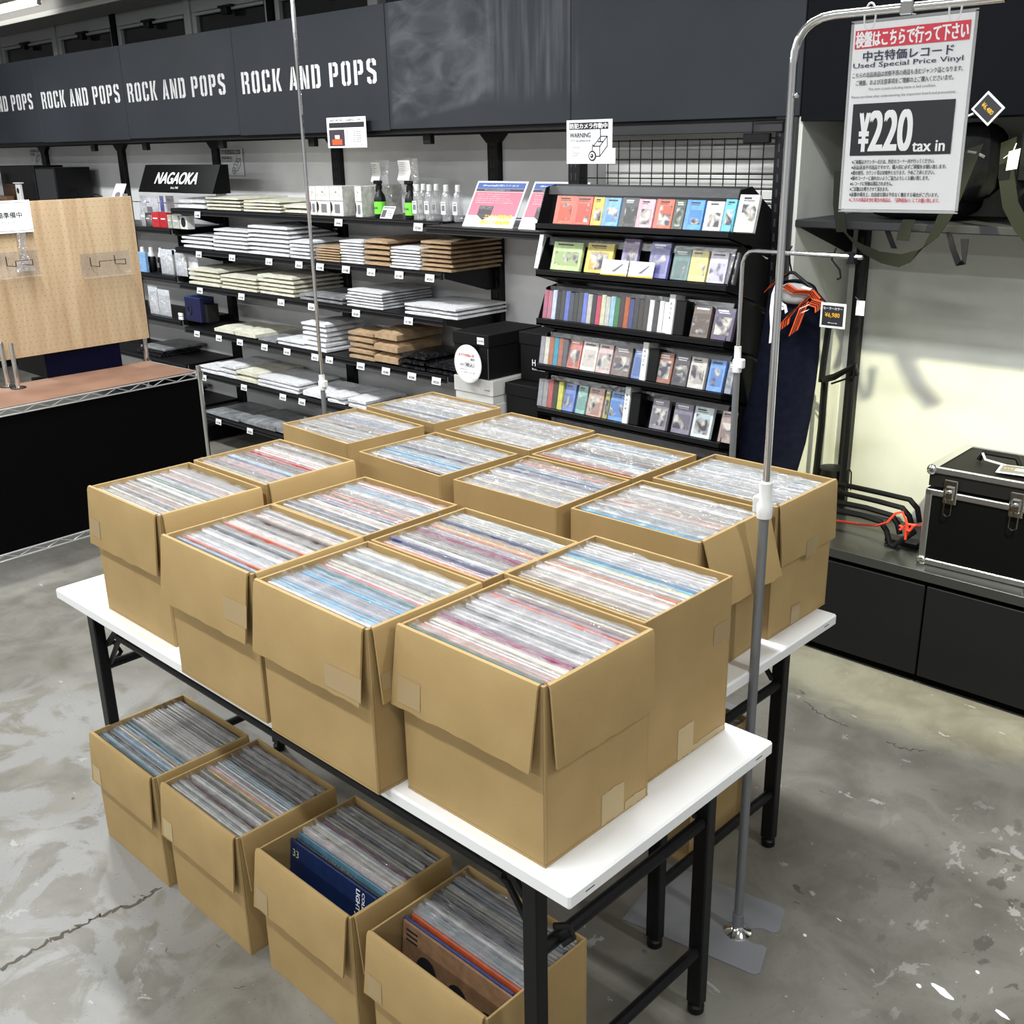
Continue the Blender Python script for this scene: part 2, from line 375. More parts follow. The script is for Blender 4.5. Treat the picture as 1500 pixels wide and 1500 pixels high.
    def ribbon(s, pts, wv, th=.002):
        """flat strap through pts; wv = half-width vector (or list)"""
        P = [Vector(p) for p in pts]; vs = []
        for i, p in enumerate(P):
            wd = Vector(wv[i] if isinstance(wv, list) else wv)
            t = (P[min(i+1, len(P)-1)]-P[max(i-1, 0)]).normalized(); nrm = t.cross(wd).normalized()*th
            vs += [p-wd-nrm, p+wd-nrm, p+wd+nrm, p-wd+nrm]
        fs = []
        for i in range(len(P)-1):
            for k in range(4): fs.append((i*4+k, i*4+(k+1) % 4, (i+1)*4+(k+1) % 4, (i+1)*4+k))
        fs += [(3, 2, 1, 0), tuple(range(len(P)*4-4, len(P)*4))]
        return s.add(vs, fs)
    def xf(s, M):
        s.v = [tuple(M @ Vector(v)) for v in s.v]; return s
    def mesh(s, name, smooth=False, colattr=False):
        me = bpy.data.meshes.new(name); me.from_pydata(s.v, [], s.f)
        for k in (s.mats or ['white_paper']): me.materials.append(MATS[k])
        if len(s.mats) > 1: me.polygons.foreach_set('material_index', s.m)
        if colattr:
            ca = me.color_attributes.new('Col', 'FLOAT_COLOR', 'CORNER'); arr = []
            for f, c in zip(s.f, s.c): arr += list(c)*1 and [c[0], c[1], c[2], 1.0]*len(f)
            ca.data.foreach_set('color', arr)
        me.update()
        if smooth:
            me.shade_smooth(); me.set_sharp_from_angle(angle=math.radians(35))
        return me
    def build(s, name, parent=None, smooth=False, color=None, loc=None, rot=None, **k):
        o = bpy.data.objects.new(name, s.mesh(name, smooth)); C.objects.link(o)
        if parent is not None: o.parent = parent
        if color: o.color = (*color, 1)
        if loc is not None: o.location = loc
        if rot is not None: o.rotation_euler = rot
        for a, v in k.items(): o[a] = v
        return o
def thing(name, label, cat, loc=(0, 0, 0), rz=0, group=None):
    o = bpy.data.objects.new(name, None); C.objects.link(o); o.location = loc; o.rotation_euler = (0, 0, rz); o.empty_display_size = .05
    o['label'] = label; o['category'] = cat
    if group: o['group'] = group
    return o
def tag(o, label, cat, group=None):
    o['label'] = label; o['category'] = cat
    if group: o['group'] = group
    return o
ORD = ['first', 'second', 'third', 'fourth', 'fifth', 'sixth', 'seventh', 'eighth', 'ninth', 'tenth', 'eleventh', 'twelfth', 'thirteenth', 'fourteenth', 'fifteenth', 'sixteenth', 'seventeenth', 'eighteenth', 'nineteenth', 'twentieth']
ORD += ['twenty-'+k for k in ORD[:9]]+['thirtieth']+['thirty-'+k for k in ORD[:9]]+['fortieth']
TXT = {}
def text_mb(body, bold=0.0, shear=0.0):
    """flat lettering as (verts, faces) in the unit box 0..1 x 0..1, plus its aspect ratio"""
    k = (body, bold, shear)
    if k in TXT: return TXT[k]
    cu = bpy.data.curves.new('t', 'FONT'); cu.body = body; cu.size = 1; cu.offset = bold; cu.resolution_u = 7 if len(body) < 8 else 2; cu.shear = shear
    o = bpy.data.objects.new('t', cu); C.objects.link(o)
    dg = bpy.context.evaluated_depsgraph_get(); me = bpy.data.meshes.new_from_object(o.evaluated_get(dg))
    V = [tuple(v.co) for v in me.vertices]; F = [tuple(p.vertices) for p in me.polygons]
    bpy.data.objects.remove(o); bpy.data.curves.remove(cu); bpy.data.meshes.remove(me)
    xs = [v[0] for v in V] or [0, 1]; ys = [v[1] for v in V] or [0, 1]
    x0, x1, y0, y1 = min(xs), max(xs), min(ys), max(ys)
    TXT[k] = ([((v[0]-x0)/(x1-x0), (v[1]-y0)/max(y1-y0, .001)) for v in V], F, (x1-x0)/max(y1-y0, .001))
    return TXT[k]
def text_on(mb, body, O, A, B, x0, y0, w, h, bold=0.0, shear=0.0, lift=.0006):
    """write body on the plane O + a*A + b*B in the box x0,y0,w,h"""
    V, F, asp = text_mb(body, 0.0, shear); O, A, B = map(Vector, (O, A, B)); nrm = A.cross(B).normalized()*lift
    k = bold*h*.9
    nl = A.cross(B).normalized()*.00007
    for ci, (dx, dy) in enumerate(((0, 0),) if bold <= .005 else ((-k, -k*.5), (k, -k*.5), (-k, k*.5), (k, k*.5), (0, 0)) if len(body) < 16 else ((-k, 0), (k, 0))):
        mb.add([O+A*(x0+u*w+dx)+B*(y0+v*h+dy)+nrm+nl*ci for u, v in V], F)
    return mb
def rect_on(mb, O, A, B, x0, y0, w, h, lift=.0003, th=.0002):
    O, A, B = map(Vector, (O, A, B)); nrm = A.cross(B).normalized()
    mb.prism([(x0, y0), (x0+w, y0), (x0+w, y0+h), (x0, y0+h)], O+nrm*lift, A, B, nrm*th); return mb

# ================================================================ SETTING
def struct(mb, name, smooth=False):
    o = mb.build(name, None, smooth); o['kind'] = 'structure'; return o
YW = 3.4
struct(MB().mat('concrete_floor').box(-11, -5, -.05, 4, YW, 0), 'floor')
struct(MB().mat('ceiling_paint').box(-11, -5, 2.95, 4, 3.0, 3.05), 'ceiling')
m = MB().mat('beam_paint').box(-11, 3.0, 2.80, 4, YW, 3.05); m.mat('ceiling_paint').box(-11, 2.985, 2.795, 4, 3.0, 2.83)
struct(m, 'trim_1')
struct(MB().mat('wall_paint').box(-11, YW, 0, 4, YW+.1, 2.2).box(-4.0, YW, 2.2, 4, YW+.1, 2.8), 'wall_back')
struct(MB().mat('wall_paint').box(-11.1, -5, 0, -11, YW, 3), 'wall_left')
struct(MB().mat('wall_paint').box(4, -5, 0, 4.1, YW, 3), 'wall_right')
struct(MB().mat('wall_paint').box(-11, -5.1, 0, 4, -5, 3), 'wall_front')
# high windows above the header board
mull = [-9.75, -8.585, -7.538, -6.428, -5.419, -4.368, -4.0]
for i in range(5):
    a, b_ = mull[i], mull[i+1]
    f = MB().mat('frame_paint').box(a+.02, YW-.05, 2.71, b_-.02, YW, 2.80, .004).box(a+.02, YW-.05, 2.2, a+.08, YW, 2.71, .004).box(b_-.08, YW-.05, 2.2, b_-.02, YW, 2.71, .004)
    wn = struct(f, 'window_%d' % (i+1))
    MB().mat('window_glass').box(a+.07, YW-.02, 2.2, b_-.07, YW-.01, 2.72).build('pane', wn)
    MB().mat('frame_paint').box(a+.08, YW-.06, 2.685, b_-.08, YW-.03, 2.705, .003).build('sash_rail', wn)
    MB().mat('black_metal').box((a+b_)/2-.07, YW-.09, 2.70, (a+b_)/2+.09, YW-.05, 2.715).box((a+b_)/2-.02, YW-.10, 2.655, (a+b_)/2+.05, YW-.05, 2.70, .004).build('window_latch', wn)
m = MB().mat('frame_paint')
for i, x in enumerate(mull[:6]):
    if i in (2, 4): m.mat('header_black')
    else: m.mat('frame_paint')
    m.box(x-.035, YW-.07, 2.2, x+.035, YW, 2.80, .004)
struct(m, 'trim_2')
# cracks in the slab: thin recessed-looking ragged strips of dark grit
def crack(pts, wdt):
    P = []; r2 = random.Random(len(pts)+int(pts[0][0]))
    W = [at(u, v, z=0) for u, v in pts]
    for i in range(len(W)-1):
        for k in range(10):
            p = W[i].lerp(W[i+1], k/10); P.append(p+Vector((r2.uniform(-.008, .008), r2.uniform(-.008, .008), 0)))
    P.append(W[-1]); vs = []; fs = []
    for i, p in enumerate(P):
        wd = wdt*r2.uniform(.25, 1.0)*(0.2 if i in (0, len(P)-1) else 1)
        t = (P[min(i+1, len(P)-1)]-P[max(i-1, 0)]).normalized(); nn = Vector((-t.y, t.x, 0))*wd
        vs += [p-nn+Vector((0, 0, .0006)), p+nn+Vector((0, 0, .0006))]
    fs = [(2*i, 2*i+1, 2*i+3, 2*i+2) for i in range(len(P)-1)]
    return vs, fs
mat('crack_grit', (.10, .088, .07), .95)
m = MB().mat('crack_grit')
for pts, wd in (([(0, 1423), (60, 1385), (105, 1362), (150, 1340), (200, 1322), (238, 1300)], .0075), ([(1178, 1026), (1200, 1045), (1245, 1066)], .004), ([(1298, 1085), (1320, 1096), (1360, 1102)], .004)):
    m.add(*crack(pts, wd))
floor_o = bpy.data.objects['floor']
m.build('crack', floor_o)

m = MB().mat('white_laminate')
for (u, v, a, b_) in ((1380, 1452, .030, .010), (1346, 1444, .007, .006), (1432, 1424, .006, .005), (1468, 1486, .018, .006), (1229, 1347, .008, .002), (1179, 1370, .005, .005)):
    p = at(u, v, z=.0008); r_ = random.Random(u)
    m.add([(p.x+a*math.cos(k*PI/6-.0)*r_.uniform(.8, 1.1), p.y+b_*math.sin(k*PI/6)*r_.uniform(.8, 1.15)-.25*a*math.cos(k*PI/6), p.z) for k in range(12)], [tuple(range(12))])
m.build('paint_fleck', floor_o, kind='stuff')
# ---------------------------------------------------------------- ceiling light
t = thing('ceiling_light', 'white tube ceiling light glowing at the top left corner', 'lamp', (0, 0, 0))
MB().mat('ceiling_paint').box(-9.1, 2.80, 2.90, -7.66, 2.92, 2.948, .006).build('housing', t)
MB().mat('lamp_tube').tube([(-9.05, 2.86, 2.875), (-7.72, 2.86, 2.875)], .024, 10).build('tube', t, True)
MB().mat('white_plastic').box(-7.72, 2.845, 2.85, -7.70, 2.875, 2.9, .003).box(-9.07, 2.845, 2.85, -9.05, 2.875, 2.9, .003).build('end_cap', t)

# ---------------------------------------------------------------- header board
YB = 2.28
hb = thing('header_board', 'long dark grey blackboard header with stencilled lettering above the shelves', 'sign board', (-3, YB, 1.86))
hb_inv = Vector((3, -YB, -1.86))
joints = [-9.2, -7.88, -6.67, -5.46, -4.255, -3.03, -1.955, -.975]
for i in range(len(joints)-1):
    z0 = 1.862+(.004 if i % 2 else 0)
    o = MB().mat('blackboard').box(joints[i]+.0015, YB, z0, joints[i+1]-.0015, YB+.02, 2.385, .002).build('panel', hb)
    o.location = hb_inv
STEN = {
 'R': [[(0, 0), (1.7, 0), (1.7, 4.6), (1.7, 10), (0, 10)], [(2.2, 10), (4, 10), (5, 9), (5, 6), (4.2, 5), (5, 4), (5, 0), (3.4, 0), (3.4, 4), (2.2, 4.4), (2.2, 5.6), (3.3, 6), (3.3, 8.4), (2.2, 8.6)]],
 'O': [[(0, 1), (1, 0), (2.2, 0), (2.2, 1.5), (1.7, 1.8), (1.7, 8.2), (2.2, 8.5), (2.2, 10), (1, 10), (0, 9)], [(2.8, 0), (4, 0), (5, 1), (5, 9), (4, 10), (2.8, 10), (2.8, 8.5), (3.3, 8.2), (3.3, 1.8), (2.8, 1.5)]],
 'C': [[(0, 1), (1, 0), (2.2, 0), (2.2, 1.5), (1.7, 1.8), (1.7, 8.2), (2.2, 8.5), (2.2, 10), (1, 10), (0, 9)], [(2.8, 10), (4, 10), (5, 9), (5, 6.6), (3.3, 6.6), (3.3, 8.2), (2.8, 8.5)], [(2.8, 0), (4, 0), (5, 1), (5, 3.4), (3.3, 3.4), (3.3, 1.8), (2.8, 1.5)]],
 'K': [[(0, 0), (1.7, 0), (1.7, 10), (0, 10)], [(2.2, 5), (3.5, 10), (5.2, 10), (3.6, 5), (5.3, 0), (3.6, 0)]],
 'A': [[(0, 0), (1.5, 0), (2.3, 4), (2.3, 10), (1.8, 10)], [(2.8, 10), (3.4, 10), (5.2, 0), (3.6, 0), (3.4, 1.8), (2.4, 1.8), (2.6, 3.2), (3.2, 3.2), (2.8, 6)]],
 'N': [[(0, 0), (1.5, 0), (1.5, 10), (0, 10)], [(1.9, 10), (3.4, 4), (3.4, 0), (2.9, 0), (1.9, 4)], [(3.8, 0), (5.2, 0), (5.2, 10), (3.8, 10)]],
 'D': [[(0, 0), (1.7, 0), (1.7, 10), (0, 10)], [(2.2, 10), (4, 10), (5, 9), (5, 1), (4, 0), (2.2, 0), (2.2, 1.5), (3.3, 1.8), (3.3, 8.2), (2.2, 8.5)]],
 'P': [[(0, 0), (1.7, 0), (1.7, 10), (0, 10)], [(2.2, 10), (4, 10), (5, 9), (5, 5), (4, 4), (2.2, 4), (2.2, 5.4), (3.3, 5.6), (3.3, 8.4), (2.2, 8.6)]],
 'S': [[(2.3, 10), (1, 10), (0, 9), (0, 6), (.8, 5), (3.3, 3.6), (3.3, 1.8), (2.8, 1.5), (2.8, 0), (4, 0), (5, 1), (5, 4.2), (4.2, 5.2), (1.7, 6.6), (1.7, 8.2), (2.3, 8.5)], [(2.8, 10), (4, 10), (5, 9), (5, 7.2), (3.3, 7.2), (3.3, 8.2), (2.8, 8.5)], [(2.3, 0), (1, 0), (0, 1), (0, 2.8), (1.7, 2.8), (1.7, 1.8), (2.3, 1.5)]],
}
for x0, x1, z0, z1 in ((-7.83, -6.745, 2.078, 2.180), (-6.60, -5.515, 2.074, 2.178), (-5.415, -4.352, 2.070, 2.174), (-4.195, -3.102, 2.064, 2.169)):
    wd = 'ROCK AND POPS'; adv = {' ': 3.4}; tot = sum(adv.get(c, 6.9) for c in wd)-1.7
    sx = (x1-x0)/tot; sz = (z1-z0)/10; x = 0; m = MB().mat('chalk_white')
    for ch in wd:
        for poly in STEN.get(ch, []):
            m.prism([(x+a, b) for a, b in poly], (x0, YB-.0002, z0), (sx, 0, 0), (0, 0, sz), (0, -.0006, 0))
        x += adv.get(ch, 6.9)
    o = m.build('lettering', hb); o.location = hb_inv
m = MB().mat('black_metal').box(-9.2, YB+.02, 1.845, -.975, YB+.06, 1.875)
o = m.build('support_rail', hb); o.location = hb_inv
for x in (-7.3, -6.3, -5.15, -4.05, -2.85):
    pp = at({-7.3: 146, -6.3: 222, -5.15: 334, -4.05: 467, -2.85: 636}[x]-10, 212, y=2.35)
    o = MB().mat('black_plastic').box(pp.x-.02, 2.34, 1.80, pp.x+.03, 2.37, 1.85, .003).build('clip', hb); o.location = hb_inv
m = MB().mat('header_black').box(-.97, YB, 1.845, 1.6, YB+.05, 2.95)
tag(m.build('niche_header'), 'plain black header panel above the bag shelf on the right', 'panel')

# ---------------------------------------------------------------- gondola shelving
YU = 2.68; YF = 2.33
UX = [-8.87, -7.64, -6.41, -5.19, -3.98, -2.78]
gd = thing('gondola_shelving', 'long black steel wall shelving with white back panels behind the boxes', 'shelving', (0, 0, 0))
mat('back_panel_paint', build=noise_mix(3.5, (.78, .78, .79), (.90, .90, .90), lo=.35, hi=.7), rough=.22, spec=.9)
mat('lower_panel_paint', build=noise_mix(3.5, (.50, .50, .51), (.62, .62, .62), lo=.35, hi=.7), rough=.35)
allx = UX+[-1.55]
for i in range(len(allx)-1):
    a, b_ = allx[i]+.035, allx[i+1]-.035
    for z0, z1 in ((.08, .40), (.405, .93), (.935, 1.46), (1.465, 1.86)):
        MB().mat('back_panel_paint').box(a, YU+.03, z0, b_, YU+.045, z1, .003).build('back_panel', gd)
for x in UX:
    m = MB().mat('black_metal').box(x-.035, YU, .0, x+.035, YU+.05, 1.90, .003)
    m.box(x-.035, YU-.36, .0, x+.035, YU, .10, .003)
    for k in range(34):
        z = .14+k*.05
        m.mat('grey_steel').box(x-.012, YU-.0008, z, x-.006, YU, z+.03).box(x+.006, YU-.0008, z, x+.012, YU, z+.03)
    m.mat('black_metal').prism([(-.035, 0), (-.10, .06), (.10, .06), (.035, 0)], (x, YU-.002, 1.80), (1, 0, 0), (0, 0, 1), (0, .04, 0))
    m.build('upright', gd)
MB().mat('black_metal').box(-9, YU-.01, 1.84, -1.6, YU+.04, 1.93, .003).build('top_beam', gd)
def shelf(x0, x1, z, tags, yf=YF, deep=True):
    """z = upper surface; tags = x positions of price cards"""
    m = MB().mat('black_steel_shelf').box(x0, yf, z-.006, x1, YU, z, .001).box(x0, yf, z-.034, x1, yf+.012, z-.004, .002)
    for x in (x0+.004, x1-.004):
        m.prism([(yf+.02, z-.006), (YU, z-.006), (YU, z-.11), (YU-.05, z-.11), (yf+.02, z-.03)], (x, 0, 0), (0, 1, 0), (0, 0, 1), (.003, 0, 0))
    s = m.build('shelf', gd)
    MB().mat('grey_steel').box(x0, yf-.006, z-.033, x1, yf-.0015, z-.028).box(x0, yf-.006, z-.012, x1, yf-.0015, z-.008).build('label_rail', s)
    for x in tags:
        c = MB().mat('white_paper').prism([(0, 0), (.062, 0), (.062, .034), (0, .034)], (x-.031, yf-.012, z-.045), (1, 0, 0), (0, .15, 1), (0, -.001, 0))
        A = Vector((1, 0, 0)); B = Vector((0, .15, 1))
        c.mat('ink'); text_on(c, '¥'+rnd.choice(['1100', '990', '1980', '2200', '550', '3300']), (x-.031, yf-.0132, z-.045), A, B, .012, .006, .04, .012, .02)
        c.build('price_tag', s)
def xs(uv, y=YF-.01): return [at(u, v, y=y).x for u, v in uv]
Z2, Z3, Z4, Z5, Z6, Z7 = 1.468, 1.240, 1.026, .756, .486, .222
xa, xm, xb = UX[3]+.02, UX[4], UX[5]-.0
shelf(xa, xm, Z2, xs([(288, 305)])); shelf(xm, xb, Z2, xs([(495, 316), (612, 323)]))
shelf(xa, xm, Z3, xs([(290, 363), (339, 369), (393, 374)])); shelf(xm, xb, Z3, xs([(437, 379), (468, 382), (506, 386), (543, 390), (584, 393), (629, 398)]))
shelf(xa, xm, Z4, xs([(292, 420), (353, 429), (411, 437)])); shelf(xm, xb, Z4, xs([(456, 444), (521, 453), (598, 464)]))
shelf(xa, xm, Z5, xs([(288, 485), (320, 491), (351, 498), (387, 505), (420, 511)])); shelf(xm, xb, Z5, xs([(461, 519), (482, 523), (528, 532), (565, 539), (603, 547), (639, 555)]))
shelf(xa, xm, Z6, xs([(298, 550), (357, 565), (414, 579), (442, 586)])); shelf(xm, xb, Z6, xs([(514, 601), (560, 612)]))
shelf(xa, xm, Z7, xs([(320, 617), (366, 631)])); shelf(xm, xb, Z7, [])
# bay to the left (behind the peg board)
xc = UX[2]
for z in (1.355, 1.07, .80, .52, .24): shelf(xc+.02, UX[3]-.02, z-.01, [])
for i in (0, 1):
    for z in (1.355, 1.07, .80, .52): shelf(UX[i]+.02, UX[i+1]-.02, z, [])
# poster shelf on the bay to the right
shelf(UX[5]+.03, -1.98, 1.458, [], yf=2.22)

# ---------------------------------------------------------------- sleeve stacks on the shelves
def pack_mesh(wx, dy, h, mname, seed, soft=.004):
    r = random.Random(seed); m = MB().mat(mname); nx, ny = 6, 5
    # closed lumpy cushion: top and bottom grids
    top = []; bot = []
    for j in range(ny+1):
        for i in range(nx+1):
            ex = min(i, nx-i); ey = min(j, ny-j); e = 0 if (ex == 0 or ey == 0) else 1
            jx = r.uniform(-soft, soft); jy = r.uniform(-soft, soft)
            z = h*(1-(.35 if not e else 0))+r.uniform(-h*.12, h*.05)*e
            top.append((wx*i/nx+jx, dy*j/ny+jy, z)); bot.append((wx*i/nx+jx*.6, dy*j/ny+jy*.6, h*.18 if not e else 0))
    n = (nx+1)*(ny+1); vs = top+bot; fs = []
    for j in range(ny):
        for i in range(nx):
            a = j*(nx+1)+i; fs.append((a, a+1, a+nx+2, a+nx+1)); fs.append((n+a, n+a+nx+1, n+a+nx+2, n+a+1))
    ring = [i for i in range(nx+1)]+[(j*(nx+1)+nx) for j in range(1, ny+1)]+[ny*(nx+1)+i for i in range(nx-1, -1, -1)]+[j*(nx+1) for j in range(ny-1, 0, -1)]
    for a, b in zip(ring, ring[1:]+ring[:1]): fs.append((a, n+a, n+b, b))
    m.add(vs, fs); return m.mesh('pack')
PACK = {}
def stack(u0, u1, vb, vt, z, mname, desc, where, n, y=YF+.005, depth=None, x1=None, jit=.006, cat='record sleeves', name='sleeve_pack', soft=.004):
    p0 = at(u0, vb, y=y); p1 = at(u1, vb, y=y); top = at((u0+u1)/2, vt, y=y).z
    wx = p1.x-p0.x; h = max(.006, (top-z)/n); dy = depth or min(YU-y-.02, max(wx*1.0, .2))
    k = (round(wx, 2), round(dy, 2), round(h, 3), mname)
    if k not in PACK: PACK[k] = [pack_mesh(wx, dy, h, mname, hash(k) % 999+s, soft) for s in range(3)]
    for i in range(n):
        o = bpy.data.objects.new(name, rnd.choice(PACK[k])); C.objects.link(o)
        o.location = (p0.x+rnd.uniform(-jit, jit), y+rnd.uniform(-.004, jit), z+.0008+i*h)
        o.rotation_euler = (0, 0, rnd.uniform(-.02, .02))
        if n == 1: l = '%s %s' % (desc, where)
        elif i == n-1: l = '%s, topmost of the stack %s' % (desc, where)
        elif i == 0: l = '%s, bottom of the stack %s' % (desc, where)
        else: l = '%s, %s from bottom of stack %s' % (desc, ORD[i], where)
        tag(o, l, cat, '%s %s' % (desc+'s', where))
T = ' of top shelf'
stack(262, 301, 303, 290, Z2, 'sleeve_white', 'white printed sleeve pack', 'at far left'+T, 2)
stack(303, 351, 306, 288, Z2, 'sleeve_cream', 'cream sleeve pack', 'left on top shelf', 4, depth=.33)
stack(358, 411, 312, 293, Z2, 'sleeve_cream', 'cream sleeve pack', 'mid-left on top shelf', 4, depth=.33)
stack(413, 448, 314, 299, Z2, 'sleeve_cream', 'yellowish sleeve pack', 'behind the left pole', 2, depth=.33, y=YF+.03)
stack(267, 313, 359, 346, Z3, 'sleeve_white', 'white sleeve pack', 'at left end of second shelf', 3)
stack(315, 364, 364, 335, Z3, 'sleeve_white', 'white sleeve pack', 'second on second shelf', 6)
stack(366, 424, 370, 330, Z3, 'sleeve_white', 'bubbly white sleeve pack', 'tallest on second shelf', 7)
stack(426, 455, 375, 352, Z3, 'sleeve_white', 'folded white sleeve pack', 'left of pole', 5, depth=.3)
stack(463, 498, 377, 361, Z3, 'kraft', 'thin brown card mailer', 'right of left pole', 6, depth=.3)
stack(499, 532, 382, 352, Z3, 'sleeve_white', 'white paper sleeve pack', 'between brown mailers', 8, depth=.28)
stack(534, 570, 387, 350, Z3, 'kraft', 'brown card mailer', 'mid second shelf', 5, depth=.33)
stack(573, 616, 390, 362, Z3, 'sleeve_white', 'white sleeve bundle', 'near shelf end', 7, depth=.28)
stack(617, 661, 396, 352, Z3, 'kraft', 'thick brown mailer', 'at right shelf end', 7, depth=.33)
stack(278, 322, 417, 393, Z4, 'sleeve_cream', 'cream plastic sleeve pack', 'at left of third shelf', 4, depth=.33)
stack(325, 376, 425, 404, Z4, 'sleeve_cream', 'ivory plastic sleeve pack', 'second on third shelf', 4, depth=.33)
stack(380, 430, 433, 403, Z4, 'sleeve_cream', 'glossy cream sleeve pack', 'mid third shelf', 5, depth=.34)
stack(440, 503, 446, 432, Z4, 'sleeve_grey', 'flat clear sleeve pack', 'behind left pole', 2, depth=.3)
stack(509, 560, 454, 425, Z4, 'sleeve_white', 'clear-wrapped white inner sleeve pack', 'third shelf', 6, depth=.33, soft=.008)
stack(594, 668, 466, 447, Z4, 'sleeve_white', 'rounded white inner sleeve pack', 'right of third shelf', 3, depth=.33, soft=.008)
stack(315, 343, 488, 480, Z5, 'sleeve_cream', 'thin cream sleeve pack', 'left of fourth shelf', 1, depth=.3)
stack(346, 374, 494, 485, Z5, 'sleeve_cream', 'thin yellowish sleeve pack', 'fourth shelf', 1, depth=.33)
stack(378, 404, 501, 495, Z5, 'sleeve_grey', 'thin grey sleeve pack', 'fourth shelf', 1, depth=.33)
stack(408, 446, 508, 497, Z5, 'sleeve_white', 'thin clear sleeve pack', 'fourth shelf', 2, depth=.3)
stack(445, 478, 513, 472, Z5, 'sleeve_white', 'white wrapped sleeve pack', 'beside the left pole', 6, depth=.26)
stack(513, 549, 530, 485, Z5, 'kraft', 'small brown mailer pack', 'on fourth shelf', 5, depth=.18)
stack(551, 584, 538, 484, Z5, 'kraft', 'large brown mailer pack', 'on fourth shelf', 3, depth=.3)
stack(586, 622, 544, 519, Z5, 'sleeve_black', 'shiny black sleeve pack', 'on fourth shelf', 3, depth=.3)
stack(625, 664, 553, 534, Z5, 'sleeve_black', 'dark sleeve pack', 'at right end of fourth shelf', 2, depth=.3)
stack(293, 318, 547, 536, Z6, 'sleeve_white', 'white sleeve pack', 'at left of fifth shelf', 2, depth=.3)
stack(319, 345, 553, 533, Z6, 'sleeve_white', 'crinkled clear sleeve pack', 'on fifth shelf', 3, depth=.3, soft=.007)
stack(347, 377, 559, 543, Z6, 'sleeve_cream', 'cream sleeve pack', 'on fifth shelf', 2, depth=.33)
stack(379, 437, 573, 556, Z6, 'sleeve_white', 'crumpled clear sleeve pack', 'on fifth shelf', 3, depth=.3, soft=.009)
stack(444, 470, 582, 570, Z6, 'sleeve_white', 'loose clear sleeve pack', 'behind left pole', 1, depth=.3)
stack(478, 503, 588, 578, Z6, 'sleeve_white', 'flat clear sleeve pack', 'right of left pole', 2, depth=.3, soft=.009)
stack(508, 535, 595, 584, Z6, 'sleeve_white', 'bulging clear sleeve pack', 'at fifth shelf end', 2, depth=.28, soft=.009)
stack(302, 350, 612, 606, Z7, 'sleeve_grey', 'grey sleeve sheet pack', 'left on bottom shelf', 1, depth=.33)
stack(353, 402, 622, 616, Z7, 'sleeve_grey', 'dark grey sleeve sheet pack', 'bottom shelf', 1, depth=.33)
stack(405, 450, 636, 628, Z7, 'sleeve_grey', 'pale grey sleeve sheet pack', 'bottom shelf right', 1, depth=.33)

# white cleaning-kit boxes on the top shelf
def carton(u0, u1, vb, vt, z, y, dy, col, label, grp, cat='box', name='carton', front=None):
    p0 = at(u0, vb, y=y); p1 = at(u1, vb, y=y); zt = at((u0+u1)/2, vt, y=y).z
    t = thing(name, label, cat, (p0.x, y, z+.0005), 0, grp); wx = p1.x-p0.x; h = zt-z
    MB().mat('card_print').box(0, 0, 0, wx, dy, h, .0015).build('body', t, color=col)
    if front: front(t, wx, h)
    return t, wx, h
def kit_front(t, w_, h):
    m = MB().mat('grey_ink'); rect_on(m, (0, 0, 0), (1, 0, 0), (0, 0, 1), 0, h*.5, w_, .003)
    m.mat('ink'); m.prism([(w_*.02, h*.08), (w_*.16, h*.2), (w_*.18, h*.35), (w_*.1, h*.46), (w_*.02, h*.47)], (0, -.0005, 0), (1, 0, 0), (0, 0, 1), (0, -.0003, 0))
    m.mat('grey_ink'); rect_on(m, (0, 0, 0), (1, 0, 0), (0, 0, 1), w_*.35, h*.1, w_*.4, h*.3)
    m.prism([(w_*.5, h*.85), (w_*.58, h*.78), (w_*.42, h*.78)], (0, -.0005, 0), (1, 0, 0), (0, 0, 1), (0, -.0003, 0))
    m.build('print', t)
for i, (u0, u1, dy) in enumerate(((455, 464, .12), (464.5, 484, .12), (484.5, 503, .12), (521, 530.5, .22))):
    carton(u0, u1, 311, 273, Z2, YF+.01, dy if i < 3 else .26, (.72, .71, .66), 'white record-cleaning kit carton, %s of four from the left' % ['first', 'second', 'third', 'last'][i], 'white kit cartons on the top shelf', front=kit_front)

def lofted_bottle(t, r, h, bodym, capm, label=True):
    pass
def spray(u, name_l):
    p = at(u, 312, y=YF+.03); t = thing('spray_bottle', name_l, 'bottle', (p.x, YF+.05, Z2+.0005), 0, 'spray bottles on the top shelf')
    MB().mat('black_plastic').lathe([(.026, 0), (.029, .004), (.029, .085), (.024, .105), (.012, .122), (.011, .135)], 18).build('bottle', t, True)
    m = MB().mat('green_label').lathe([(.0297, .018), (.0297, .075)], 18); m.mat('ink')
    text_on(m, 'CLEAR', (-.016, -.0303, .042), (1, 0, 0), (0, 0, 1), 0, 0, .032, .010, .02)
    m.build('label', t, True)
    MB().mat('black_plastic').lathe([(.014, .132), (.014, .15), (.009, .155)], 14).box(-.038, -.008, .155, .018, .008, .172, .004).tube([(-.012, 0, .158), (-.022, 0, .145), (-.024, 0, .12)], .004, 6).build('trigger', t, True)
    return t
spray(553, 'black spray bottle with green label, left of the small card'); spray(598, 'black spray bottle with green label, right of the small card')
